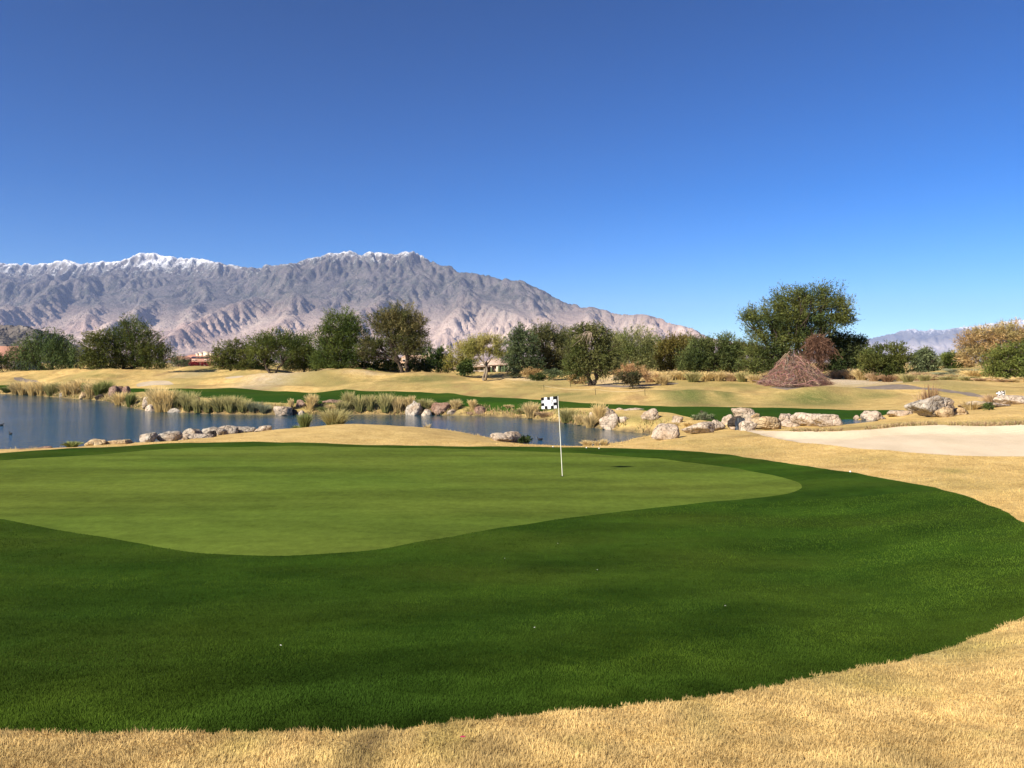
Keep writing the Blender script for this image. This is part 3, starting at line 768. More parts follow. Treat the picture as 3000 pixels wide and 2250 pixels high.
def rock_geo(seed, planes=15, rough=.09, hi=False, lo=False, tilt=0.0, squ=.78):
    g = np.random.default_rng(seed)
    D, f = ICO5 if hi else (ICO3 if lo else ICO4)
    n = g.normal(size=(planes, 3)); n /= np.linalg.norm(n, axis=1)[:, None]
    n = np.vstack([n, [(0, 0, 1), (g.normal() * .3, g.normal() * .3, 1)]]); n /= np.linalg.norm(n, axis=1)[:, None]
    h = g.uniform(.50, .95, len(n)); h[-2:] = g.uniform(squ - .1, squ + .1, 2)
    q = np.maximum(D @ n.T, .02)
    r = h[None] / q
    k = 22.0
    r = -np.log(np.exp(-k * np.minimum(r, 1.6)).sum(1) + np.exp(-k * 1.12)) / k
    s = seed * 3.7
    r = r + rough * n3(D * 1.6 + s, seed) + rough * .55 * n3(D * 4.0 + s, seed + 5) + rough * .3 * n3(D * 9.0 + s, seed + 8)
    ledge = np.abs(n3(D * 2.2 + s + 9, seed + 11)); r = r - .10 * np.exp(-(ledge / .05) ** 2)
    V = D * r[:, None]
    return V, f

BOULDERS = []
FARSH = [(-700, 108), (-300, 106), (0, 104), (100, 98.6), (200, 90), (300, 86), (335, 79), (390, 70), (470, 65.7), (600, 63.5), (800, 61.5), (1000, 62.7), (1200, 62.3), (1500, 60), (1600, 56), (1650, 53.7), (1700, 51.7), (1800, 47.8)]
def shoreY(px): return float(np.interp(px, [a for a, b in FARSH], [b for a, b in FARSH]))
def boulder(px, py, w, h, Y, stone, label, seed=None, depth=.85, hi=False, rough=.11, planes=12, squ=.82, lean=0.0, snap=None, grow=1.0):
    w, h = w * grow, h * (1 + (grow - 1) * .6)
    """w,h in image pixels; py is the row of its foot"""
    seed = seed if seed is not None else 100 + len(BOULDERS)
    V, f = rock_geo(seed, planes, rough, hi, w < 30, squ=squ)
    if snap == 'bank': Y = min(Y, shoreY(px) + .55)
    if snap == 'hit':
        Yh = hit([(px, py)], max(28, Y - 8), Y + 14)[0][1]
        if abs(Yh - Y) < 10: Y = Yh
    X = W(px, Y)
    top = ZP(py - h, Y)
    zb = min(ZP(py, Y), T1(X, Y)) - .06
    ww = w * 1.08 * Y / F; hh = top - zb
    mn, mx = V.min(0), V.max(0)
    V = (V - (mn + mx) / 2) / (mx - mn)              # unit box
    zcut = V[:, 2] + .5                              # 0..1
    zz = np.where(zcut < .25, .25 + (zcut - .25) * .35, zcut)
    zz = (zz - zz.min()) / (1 - zz.min())
    dd = max(.5 * hh, ww * depth)
    P = np.stack([V[:, 0] * ww + lean * hh * zz, V[:, 1] * dd, zz * hh], 1)
    o = mk('boulder', P, f, STONE[stone], smooth=True)
    o.location = (X, Y + dd * .25, zb)
    tag(o, label, 'boulder', None)
    BOULDERS.append(o); return o
def wy(py): return CZ * F / (py - HZ)       # depth of a point on the lake surface

# row on the near shore, left to right
R1 = 'boulders on the near shore of the lake'
for a in [
 (62, 1324, 46, 9, 29.5, 'red', 'low reddish rock at the left end of the near shore', .7),
 (128, 1318, 50, 10, 30.0, 'red', 'flat rusty brown rock on the near shore left of the green tuft', .7),
 (273, 1310, 64, 23, 31.5, 'tan', 'white and tan boulder on the near shore beside the flat orange slab', .8),
 (340, 1307, 72, 18, 31.8, 'tan', 'flat orange brown slab on the near shore right of the tan boulder', .7),
 (427, 1296, 48, 28, 33.0, 'grey', 'pointed white rock with dark base starting the near shore row', .9),
 (492, 1292, 66, 28, 33.6, 'grey', 'grooved whitish boulder, second of the near shore row', .9),
 (541, 1284, 28, 13, 34.5, 'grey', 'small grey stone wedged between larger near shore boulders', .9),
 (583, 1290, 70, 19, 34.2, 'grey', 'low dark bottomed rock in front of the near shore row', .7),
 (559, 1276, 60, 22, 36.5, 'grey', 'slanting white slab boulder in the middle of the near shore row', .8),
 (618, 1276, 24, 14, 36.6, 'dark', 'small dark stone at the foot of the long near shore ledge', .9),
 (620, 1272, 76, 21, 38.5, 'grey', 'long white rock ledge on the near shore left of the pitted rock', .6),
 (662, 1270, 60, 23, 38.8, 'grey', 'pitted black and white rock at the middle of the ledge', .6),
 (712, 1266, 62, 16, 39.4, 'grey', 'low pitted rock tapering right along the near shore ledge', .6),
 (768, 1268, 54, 21, 40.0, 'pale', 'white rounded boulder at the right end of the near shore row', .8),
 (1470, 1288, 64, 18, 36.3, 'pale', 'flat pale rock leaning out of the mound at the middle of the near shore', .8),
 (1503, 1293, 52, 29, 36.8, 'pale', 'humped pinkish boulder at the water edge below the dry mound', .9),
]:
    boulder(*a[:7], depth=a[7])['group'] = R1
for a in [
 (183, 1167, 34, 19, 93, 'grey', 'grey angular rock at the water between the left reeds', .9),
 (241, 1168, 24, 20, 88.5, 'tan', 'orange tan rock at the water among the left reeds', .9),
 (292, 1171, 26, 16, 86, 'dark', 'dark grey rock at the right foot of the left reed bank', .9),
 (331, 1149, 28, 20, 84, 'red', 'red rock at the left of the rusty rock pile behind the reeds', .9),
 (350, 1147, 26, 16, 84.5, 'red', 'middle rock of the rusty pile behind the reeds', .9),
 (367, 1149, 22, 18, 84, 'red', 'right hand rock of the rusty pile behind the reeds', .9),
 (426, 1193, 28, 32, 68.5, 'pale', 'upright pinkish rock left of the golden grass clumps', .8),
 (438, 1204, 32, 21, 66.8, 'pale', 'white rock at the waterline left of the golden grass clumps', .9),
 (510, 1207, 38, 11, 64.9, 'grey', 'thin flat stone ledge at the foot of the golden grass', .6),
 (572, 1176, 20, 15, 66.5, 'red', 'brown rock top peeking over the olive reeds', .9),
 (826, 1218, 54, 28, 61.2, 'pale', 'big white triangular boulder on the far bank with shaded right face', .9),
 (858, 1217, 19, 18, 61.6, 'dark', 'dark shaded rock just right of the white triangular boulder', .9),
 (881, 1202, 28, 31, 63.2, 'red', 'rusty upright rock above the waterline left of the tall golden tuft', .8),
 (879, 1217, 24, 15, 61.8, 'pale', 'small pinkish rock at the waterline below the rusty upright rock', .9),
 (976, 1192, 74, 22, 64.2, 'red', 'pinkish rock slab on the bank behind the reeds', .6),
 (1211, 1216, 50, 42, 61.8, 'grey', 'largest far bank boulder with grey face and rusty top', .9),
 (1249, 1216, 29, 17, 61.5, 'pale', 'round white rock right of the largest far bank boulder', .9),
 (1292, 1215, 56, 36, 62.0, 'red', 'big reddish boulder right of the round white rock', .9),
 (1323, 1215, 26, 16, 61.6, 'pale', 'small tan rock at the right foot of the reddish boulder', .9),
 (1375, 1216, 26, 10, 61.2, 'red', 'low brown stone at the waterline before the rusty block', .9),
 (1408, 1217, 36, 27, 61.2, 'red', 'rusty square block at the waterline, last of the red rocks', .9),
 (1442, 1216, 19, 8, 61.0, 'pale', 'tiny pale stone at the waterline right of the rusty block', .9),
 (1466, 1214, 12, 9, 61.2, 'pale', 'tiny cream stone on the bank, second right of the rusty block', .9),
 (1650, 1246, 16, 9, 54.0, 'dark', 'small dark wet stone by the far bank just right of the flagstick', .9),
 (1734, 1222, 15, 15, 53.0, 'pale', 'small pale rock behind the straw tufts left of the point', .9),
]:
    boulder(*a[:7], depth=a[7], snap=None if a[0] in (331, 350, 367, 976, 881, 572, 426) else 'bank')['group'] = 'rocks along the far bank of the lake'
for a in [
 (1784, 1228, 34, 33, 51.5, 'pale', 'pointed cream boulder at the back left of the grassy point', .8),
 (1812, 1213, 26, 17, 53.5, 'pale', 'small grey rock between the pointed boulder and the long boulder', .9),
 (1854, 1218, 68, 21, 53.0, 'pale', 'long low cream boulder along the back of the grassy point', .6),
 (1910, 1230, 50, 31, 50.5, 'pale', 'peaked cream boulder at the right back of the grassy point', .8),
 (1785, 1259, 45, 45, 48.6, 'pale', 'tall cream boulder standing at the water on the grassy point', .8),
 (1833, 1247, 40, 25, 48.5, 'pale', 'cream boulder with black shaded side in the middle of the point', .9),
 (1985, 1242, 29, 23, 46, 'pale', 'lone small cream boulder beside the bare slope right of the point', .9),
 (1955, 1287, 70, 41, 36.0, 'pale', 'largest cream boulder by the right tip of the lake', .85),
 (2050, 1270, 82, 32, 38.0, 'pale', 'long cream boulder at the left end of the waterfall rocks', .7),
 (2100, 1261, 46, 28, 41.2, 'pale', 'cream boulder, second from the left of the waterfall rocks', .9),
 (2137, 1244, 34, 28, 42.5, 'pale', 'cream boulder perched left of the dark waterfall gap', .9),
 (2183, 1231, 62, 34, 42.8, 'pale', 'big cream boulder crowning the dark waterfall gap', .8),
 (2216, 1235, 28, 23, 42.3, 'tan', 'small pointed tan rock right of the crowning boulder', .9),
 (2149, 1259, 19, 13, 39.5, 'pale', 'small white stone at the foot of the waterfall gap', .9),
 (2201, 1247, 26, 21, 41.3, 'pale', 'cream rock just right of the dark waterfall gap', .9),
 (2195, 1262, 42, 28, 39.6, 'pale', 'slanting pale slab at the right foot of the waterfall gap', .7),
 (2250, 1259, 80, 37, 40.0, 'tan', 'large brownish boulder in the middle of the waterfall rocks', .7),
 (2304, 1242, 38, 28, 40.8, 'pale', 'cream boulder behind the brownish middle boulder', .9),
 (2325, 1250, 54, 17, 39.6, 'pale', 'low flat cream rock between two large waterfall boulders', .8),
 (2373, 1249, 78, 37, 39.6, 'pale', 'big rounded cream boulder with black hollow under its right side', .8),
 (2425, 1250, 66, 34, 39.8, 'pale', 'cream boulder at the right end of the waterfall rocks', .8),
 (2565, 1234, 58, 28, 42.8, 'pale', 'cream boulder standing alone beyond the small pool', .8),
 (2510, 1228, 14, 11, 43.5, 'pale', 'tiny white rock left of the boulder beyond the small pool', .9),
 (2640, 1218, 60, 14, 41.0, 'pale', 'flat pale rock half buried left of the whale backed boulder', .6),
 (2735, 1222, 106, 59, 33.5, 'grey', 'great grey whale backed boulder above the bunker', .8),
 (2773, 1222, 40, 27, 31.8, 'tan', 'square yellow tan block in front of the whale backed boulder', .8),
 (2815, 1215, 48, 20, 32.2, 'tan', 'second yellow tan block right of the square one', .8),
 (2896, 1196, 130, 19, 36.0, 'pale', 'long flat whitish slab on the right rise', .35),
 (2985, 1184, 100, 24, 38.5, 'pale', 'flat pinkish slab below the far checkered flag', .4),
]:
    o = boulder(*a[:7], depth=a[7], hi=(a[2] > 90), snap='hit' if a[0] > 1900 else None, grow=1.14); o['group'] = 'cream boulders on the right side of the course'
# waterfall: dark wet recess with a thin sheet of falling water
wy_ = hit([(2166, 1258)], 34, 50)[0][1]; wx_ = W(2166, wy_)
wf = empty('waterfall', (wx_, wy_, ZP(1260, wy_)))
tag(wf, 'dark wet recess with falling water among the cream boulders', 'waterfall')
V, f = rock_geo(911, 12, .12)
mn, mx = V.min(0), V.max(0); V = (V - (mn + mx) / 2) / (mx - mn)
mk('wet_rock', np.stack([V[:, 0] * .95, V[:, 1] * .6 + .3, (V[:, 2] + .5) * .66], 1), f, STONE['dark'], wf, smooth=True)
t = NT('falling_water', .12, .5); t.base(t.ramp(t.noise(1, 4, .7, t.coord((14, 14, 2))), [(0.5, (.03, .035, .04)), (0.68, (.13, .15, .16))])); t.bump(t.noise(1, 3, .6, t.coord((10, 10, 2))), .6, .05)
k = 14; zs = np.linspace(0, 1, k); xs = np.linspace(-.22, .22, 7)
Vw = np.array([(x * (1 + .25 * (1 - z)) + .02 * math.sin(9 * z + 5 * x), -.12 - .12 * (1 - z) ** 2 + .02 * math.sin(20 * x + 3 * z), z * .6) for z in zs for x in xs])
fw = np.array([(a * 7 + b, a * 7 + b + 1, a * 7 + b + 8, a * 7 + b + 7) for a in range(k - 1) for b in range(6)])
mk('water_sheet', Vw, fw, t.m, wf, smooth=True)

# ------------------------------------------------------------------ blade plants
def leafmat(name, trans=.25, rough=.65, spec=.25):
    m = bpy.data.materials.new(name); m.use_nodes = True
    n = m.node_tree.nodes; l = m.node_tree.links; n.clear()
    a = n.new('ShaderNodeVertexColor'); a.layer_name = 'Col'
    p = n.new('ShaderNodeBsdfPrincipled'); p.inputs['Roughness'].default_value = rough; p.inputs['Specular IOR Level'].default_value = spec
    tr = n.new('ShaderNodeBsdfTranslucent'); mx = n.new('ShaderNodeMixShader'); mx.inputs[0].default_value = trans
    o = n.new('ShaderNodeOutputMaterial')
    l.new(a.outputs[0], p.inputs['Base Color']); l.new(a.outputs[0], tr.inputs[0])
    l.new(p.outputs[0], mx.inputs[1]); l.new(tr.outputs[0], mx.inputs[2]); l.new(mx.outputs[0], o.inputs[0])
    return m
LEAF = leafmat('leaf', .22, .75, .12)
STRAW = leafmat('straw', .30, .75, .15)
TURFB = leafmat('turf_blade', .15, .9, .03)

def blades(base, tip, bend, width, col_lo, col_hi, seg=3):
    """curved tapering ribbons; base, tip, bend (n,3); width (n,)"""
    n = len(base)
    d = tip - base; side = np.cross(d, np.array([0.15, 1.0, 0.1])); L = np.linalg.norm(side, axis=1); side /= (L[:, None] + 1e-9)
    tw = rng.uniform(-.6, .6, n)[:, None]
    side = side + tw * np.array([0, 1, 0]); side /= np.linalg.norm(side, axis=1)[:, None]
    V = []; C = []
    for k in range(seg + 1):
        t_ = k / seg
        p = base * (1 - t_) ** 2 + bend * 2 * t_ * (1 - t_) + tip * t_ ** 2
        w = (width * (1 - .85 * t_))[:, None]
        V += [p - side * w, p + side * w]
        c = col_lo * (1 - t_) + col_hi * t_; C += [c, c]
    V = np.stack(V, 1).reshape(-1, 3); C = np.stack(C, 1).reshape(-1, 3)
    m = 2 * (seg + 1)
    f = np.concatenate([np.stack([np.arange(n) * m + 2 * k, np.arange(n) * m + 2 * k + 1, np.arange(n) * m + 2 * k + 3, np.arange(n) * m + 2 * k + 2], 1) for k in range(seg)])
    return V, f, C

GC = {'gold': ((.46, .33, .13), (.78, .60, .28)), 'straw': ((.38, .28, .12), (.66, .51, .25)), 'olive': ((.16, .16, .05), (.50, .43, .19)),
      'green': ((.06, .085, .02), (.26, .28, .09)), 'grey': ((.13, .14, .085), (.33, .34, .22)), 'rust': ((.16, .09, .05), (.42, .27, .15)), 'dark': ((.03, .04, .014), (.10, .10, .04)), 'tanr': ((.30, .19, .10), (.62, .45, .26)), 'sage': ((.09, .10, .055), (.25, .26, .16))}
def clump(name, px, py, w, h, Y, tone, label, cat, n=190, group=None, spread=1.05, plume=False, zg=None):
    n = int(n * 1.5); w = w * 1.12; h = h * 1.05
    X = W(px, Y); z = T1(X, Y) if zg is None else zg
    z = max(z, 0.0) - .03
    H = max(.25, ZP(py - h, Y) - z); R = w * Y / F / 2
    g = rng
    a = g.uniform(0, 2 * math.pi, n); r0 = np.sqrt(g.uniform(0, 1, n)) * R * .55
    b = np.stack([np.cos(a) * r0, np.sin(a) * r0, np.zeros(n)], 1)
    ln = H * g.uniform(.65, 1.18, n)
    out = (g.uniform(0, 1, n) ** 1.2) * R * spread + r0 * .3
    a2 = a + g.normal(0, .35, n)
    fall = g.uniform(0, 1, n)
    tip = b + np.stack([np.cos(a2) * out, np.sin(a2) * out, ln * (1 - .28 * fall * (out / (R + 1e-6)))], 1)
    bend = b + np.stack([np.cos(a2) * out * .25, np.sin(a2) * out * .25, ln * .75], 1)
    lo, hi = [np.array(c) for c in GC[tone]]
    v = g.uniform(.7, 1.25, n)[:, None]; hv = g.uniform(0, 1, n)[:, None]
    wd = g.uniform(.012, .026, n) * max(1.0, Y / 45) * 1.0
    V, f, C = blades(b, tip, bend, wd, lo * v, (lo * .25 * hv + hi * (1 - .25 * hv)) * v)
    o = mk(name, V, f, STRAW, col=C)
    o.location = (X, Y, z)
    tag(o, label, cat, group); return o
ORD = ['first', 'second', 'third', 'fourth', 'fifth', 'sixth', 'seventh', 'eighth', 'ninth', 'tenth', 'eleventh', 'twelfth', 'thirteenth', 'fourteenth', 'fifteenth', 'sixteenth', 'seventeenth', 'eighteenth', 'nineteenth', 'twentieth', 'twenty first', 'twenty second', 'twenty third', 'twenty fourth', 'twenty fifth', 'twenty sixth', 'twenty seventh', 'twenty eighth']
TW = {'gold': 'golden', 'straw': 'straw coloured', 'olive': 'olive and straw', 'green': 'greenish', 'grey': 'grey green', 'rust': 'rusty brown', 'dark': 'dark', 'tanr': 'reddish tan', 'sage': 'sage green'}
def row(items, where, group, name='reed_clump', cat='reed clump', n=190):
    for i, it in enumerate(items):
        px, py, w, h, Y, tone = it[:6]
        if 'far bank' in where: Y = min(Y, shoreY(px) + .75)
        clump(name, px, py, w, h, Y, tone, '%s clump, %s from left %s' % (TW[tone], ORD[i], where), cat, it[6] if len(it) > 6 else n, group)
row([(20, 1153, 26, 18, 103, 'green'), (48, 1155, 36, 32, 101, 'straw'), (72, 1157, 44, 38, 99.5, 'gold'), (98, 1158, 36, 34, 98, 'gold'), (126, 1160, 40, 40, 96.5, 'gold'), (150, 1161, 36, 34, 95, 'olive'), (172, 1160, 34, 36, 95, 'olive'), (198, 1164, 40, 42, 91.5, 'gold'), (222, 1163, 34, 38, 91, 'straw'), (243, 1160, 44, 45, 91.5, 'gold', 240), (250, 1150, 20, 25, 90, 'green'), (268, 1169, 42, 44, 88, 'straw'), (292, 1165, 34, 40, 87.5, 'green'), (312, 1152, 32, 32, 88, 'green'), (226, 1150, 30, 34, 96, 'gold'), (110, 1150, 40, 28, 104, 'gold')],
    'on the lake bank at far left', 'grass clumps on the far left bank', n=230)
row([(352, 1184, 44, 32, 76, 'gold'), (382, 1184, 26, 30, 73.5, 'green'), (450, 1178, 40, 38, 69, 'straw'), (470, 1205, 46, 62, 65.6, 'gold', 300), (494, 1204, 44, 55, 65.5, 'gold', 300), (518, 1192, 32, 45, 66.5, 'olive'), (553, 1209, 48, 55, 64.8, 'olive', 260), (582, 1211, 40, 42, 64, 'olive'), (612, 1212, 40, 36, 63.8, 'olive'), (645, 1213, 50, 48, 63.5, 'olive', 260), (680, 1213, 46, 48, 63, 'olive', 260), (714, 1214, 44, 42, 62.8, 'olive'), (744, 1215, 38, 34, 62.5, 'sage'), (774, 1215, 34, 28, 62.3, 'grey')],
    'on far bank left of the white boulder', 'grass clumps on the far bank left', n=220)
row([(853, 1198, 16, 27, 63.5, 'straw', 90), (913, 1212, 32, 52, 63, 'gold', 230), (946, 1213, 32, 20, 62.8, 'green'), (972, 1212, 30, 24, 62.8, 'straw'), (1003, 1212, 40, 36, 62.8, 'olive'), (1022, 1210, 34, 57, 63.5, 'olive', 220), (1055, 1213, 38, 50, 63.0, 'olive', 220), (1086, 1213, 34, 51, 63, 'olive', 220), (1131, 1213, 40, 54, 62.8, 'olive', 230), (1165, 1214, 32, 48, 62.8, 'straw', 200), (1190, 1212, 20, 44, 63.5, 'straw', 110), (1205, 1196, 20, 34, 64.5, 'straw', 110), (1247, 1203, 38, 32, 63.6, 'olive'), (1335, 1200, 30, 27, 63.8, 'straw'), (1385, 1208, 22, 34, 62.5, 'gold')],
    'on far bank before the rusty block', 'grass clumps on the far bank middle')
row([(1490, 1219, 22, 22, 60.8, 'straw'), (1528, 1222, 24, 24, 59.5, 'olive'), (1556, 1225, 42, 42, 58, 'straw', 220), (1596, 1230, 40, 22, 57, 'tanr'), (1662, 1247, 50, 46, 53.5, 'olive', 240), (1698, 1254, 28, 36, 52, 'straw'), (1730, 1262, 38, 44, 50, 'straw', 220), (1756, 1230, 36, 44, 52, 'gold', 220), (1716, 1250, 26, 26, 52.5, 'straw')],
    'on far bank after the rusty block', 'grass clumps on the far bank right')
for a in [(892, 1260, 32, 44, 42.6, 'green', 'green grass clump at the left edge of the dry mound by the water', 200), (980, 1250, 66, 46, 42.3, 'olive', 'large green and straw grass clump on top of the dry mound by the water', 300), (868, 1262, 24, 14, 42.8, 'green', 'low green tuft left of the grass clump at the mound edge', 90),
          (1251, 1254, 22, 13, 40.5, 'straw', 'sparse dry sprig on the right slope of the dry mound', 22), (1722, 1312, 30, 19, 31.0, 'straw', 'dry sprig at the near shore behind the flagstick, leftmost of three', 60), (1748, 1312, 18, 14, 31.0, 'straw', 'dry sprig at the near shore behind the flagstick, middle of three', 34), (1770, 1311, 24, 22, 31.2, 'straw', 'dry sprig at the near shore behind the flagstick, rightmost of three', 40),
          (212, 1314, 38, 11, 31.0, 'green', 'low green tuft on the near shore left of the tan boulder', 110),
          (2708, 1178, 50, 26, 36.5, 'tanr', 'dry reddish weed leaning behind the whale backed boulder', 70), (2726, 1190, 40, 56, 36.0, 'rust', 'tall rusty seed stalks behind the whale backed boulder', 60),
          (2910, 1182, 50, 24, 40, 'tanr', 'tan grass clump below the far checkered flag', 150), (2845, 1190, 50, 14, 36.5, 'straw', 'low straw tuft left of the long flat slab', 80), (1970, 1262, 30, 22, 42.8, 'straw', 'straw tuft between the largest boulder and the waterfall rocks', 130), (2016, 1258, 26, 16, 42.0, 'gold', 'small golden tuft left of the waterfall rocks', 90)]:
    clump('reed_tuft', *a[:6], a[6], 'reed clump', int(a[7] * 1.5))
# ------------------------------------------------------------------ trees
def bark_mat(name, c1, c2):
    t = NT(name, .95, .1)
    n = t.noise(1, 4, .65, t.coord((9, 9, 2.2)))
    t.base(t.ramp(n, [(0.3, c1), (0.7, c2)])); t.bump(n, .8, .06)
    return t.m
BARK = bark_mat('mesquite_bark', (.035, .026, .02), (.10, .078, .06))
BARKP = bark_mat('pale_bark', (.14, .11, .08), (.30, .25, .19))

def tube(pts, radii, sides=7):
    pts = np.asarray(pts, float); n = len(pts)
    d = np.gradient(pts, axis=0); d /= np.linalg.norm(d, axis=1)[:, None] + 1e-9
    ref = np.where(np.abs(d[:, 2:3]) > .9, np.array([[1., 0, 0]]), np.array([[0, 0, 1.]]))
    u = np.cross(d, ref); u /= np.linalg.norm(u, axis=1)[:, None] + 1e-9; v = np.cross(d, u)
    a = np.linspace(0, 2 * math.pi, sides, endpoint=False)
    V = pts[:, None] + (u[:, None] * np.cos(a)[None, :, None] + v[:, None] * np.sin(a)[None, :, None]) * np.asarray(radii)[:, None, None]
    V = V.reshape(-1, 3)
    f = []
    for i in range(n - 1):
        for k in range(sides):
            f.append((i * sides + k, i * sides + (k + 1) % sides, (i + 1) * sides + (k + 1) % sides, (i + 1) * sides + k))
    return V, np.array(f)
def join(parts):
    V, F_, o = [], [], 0
    for v, f in parts: V.append(v); F_.append(f + o); o += len(v)
    return np.vstack(V), np.vstack(F_)

def limb(a, b, r0, r1, g, sag=.12, n=7):
    a, b = np.array(a, float), np.array(b, float); L = np.linalg.norm(b - a)
    t = np.linspace(0, 1, n)[:, None]
    p = a + (b - a) * t
    w = g.normal(0, .05 * L, (n, 3)); w[0] = w[-1] = 0; w = (w + np.roll(w, 1, 0) * .6)
    w[0] = 0
    p = p + w + np.array([0, 0, sag * L]) * (4 * t * (1 - t)) * .5
    return tube(p, np.linspace(r0, r1, n), 6)

def foliage(lobes, Y, ns, g, leaf=(.20, .055), out=1.0, up=.6, droop=.2, slen=.9, nl=9, col=(.06, .08, .02), col2=None, gap=.30, dsc=.85, wild=.5, shell=.45, rag=.45):
    L = np.array(lobes, float)
    cx = (L[:, 0] - 1500) * Y / F; cz = CZ - (L[:, 1] - HZ) * Y / F
    L[:, 2:] *= 1.08
    rx = L[:, 2] * Y / F; rz = L[:, 3] * Y / F; ry = (rx + rz) / 2 * dsc
    w = rx * rz; w /= w.sum()
    ns = int(ns * 1.25); m = int(ns * 1.7)
    k = g.choice(len(L), m, p=w)
    d = g.normal(size=(m, 3)); d /= np.linalg.norm(d, axis=1)[:, None]
    ph = g.uniform(0, 100)
    rho = g.uniform(0, 1, m) ** shell
    edge = 1 + rag * n3(d * 2.0 + ph + k[:, None] * 7.3, 31)
    p = np.stack([cx[k], np.zeros(m), cz[k]], 1) + d * np.stack([rx[k], ry[k], rz[k]], 1) * (rho * edge)[:, None] * 1.0
    keep = n3(p * 1.1 + ph, 41) > (-1 + 2 * gap) * .42 - .06
    p, d, k = p[keep][:ns], d[keep][:ns], k[keep][:ns]; m = len(p)
    s = d * np.array([1, 1, .8]) * out + np.array([0, 0, up]) + g.normal(0, wild, (m, 3)) * .6
    s /= np.linalg.norm(s, axis=1)[:, None]
    ln = slen * g.uniform(.55, 1.25, m)
    t = (np.arange(nl)[None] + g.uniform(0, 1, (m, nl))) / nl
    pos = p[:, None] + s[:, None] * (ln[:, None] * (t - .35))[..., None] + np.array([0, 0, -1.0]) * (droop * ln[:, None] * t ** 2)[..., None] + g.normal(0, .10, (m, nl, 3)) * ln[:, None, None]
    ax = s[:, None] + g.normal(0, .45, (m, nl, 3)) + np.array([0, 0, -1.6]) * (droop * t)[..., None]
    ax /= np.linalg.norm(ax, axis=2)[..., None]
    sd = np.cross(ax, g.normal(size=(m, nl, 3))); sd /= np.linalg.norm(sd, axis=2)[..., None] + 1e-9
    ll = leaf[0] * g.uniform(.6, 1.4, (m, nl, 1)); lw = leaf[1] * g.uniform(.6, 1.4, (m, nl, 1))
    a, b, c = pos - sd * lw * .7, pos + ax * ll * .3 + sd * lw * 1.2, pos + ax * ll * 1.25 - sd * lw * .4
    V = np.stack([a, b, c], 2).reshape(-1, 3)
    n = m * nl
    f = np.arange(n * 3).reshape(n, 3)
    c0 = np.array(col); c1 = np.array(col2 if col2 is not None else col) 
    mixf = np.clip(.5 + .9 * n3(p * .55 + ph * 2, 51) + g.normal(0, .18, m), 0, 1)[:, None]
    cc = (c0 * (1 - mixf) + c1 * mixf) * g.uniform(.75, 2.0, (m, 1))
    C = np.repeat(cc, nl * 3, 0) * np.repeat(g.uniform(.85, 1.15, (n, 1)), 3, 0)
    return V, f, C

STY = {
 'mesquite': dict(leaf=(.26, .042), out=.95, up=.8, droop=.12, slen=1.45, col=(.050, .072, .018), col2=(.105, .120, .028), gap=.40, nl=10),
 'brownmesq': dict(leaf=(.26, .042), out=.9, up=.75, droop=.12, slen=1.3, col=(.060, .070, .022), col2=(.150, .125, .055), gap=.36, nl=10),
 'pepper': dict(leaf=(.24, .05), out=.5, up=.1, droop=1.2, slen=1.3, col=(.032, .056, .018), col2=(.085, .115, .035), gap=.30, nl=10),
 'round': dict(leaf=(.22, .05), out=.8, up=.35, droop=.35, slen=.9, col=(.050, .065, .016), col2=(.110, .115, .030), gap=.30, nl=9),
 'shrub': dict(leaf=(.18, .06), out=.7, up=.35, droop=.2, slen=.6, col=(.030, .052, .014), col2=(.085, .115, .030), gap=.28, nl=8),
 'grey': dict(leaf=(.20, .05), out=.6, up=.5, droop=.4, slen=.8, col=(.050, .070, .032), col2=(.115, .135, .065), gap=.34, nl=9),
 'yellow': dict(leaf=(.17, .035), out=.8, up=.7, droop=.1, slen=1.0, col=(.16, .15, .035), col2=(.30, .25, .07), gap=.42, nl=8),
 'paloverde': dict(leaf=(.20, .03), out=.8, up=.8, droop=.05, slen=1.1, col=(.085, .105, .030), col2=(.20, .20, .085), gap=.40, nl=8),
 'autumn': dict(leaf=(.16, .06), out=.7, up=.4, droop=.2, slen=.6, col=(.16, .12, .025), col2=(.28, .17, .04), gap=.40, nl=7),
 'tan': dict(leaf=(.26, .03), out=.8, up=.5, droop=.3, slen=1.1, col=(.33, .215, .10), col2=(.24, .20, .085), gap=.38, nl=9),
 'dark': dict(leaf=(.22, .055), out=.7, up=.3, droop=.3, slen=.8, col=(.022, .038, .012), col2=(.050, .068, .020), gap=.28, nl=9),
}
TREES = []
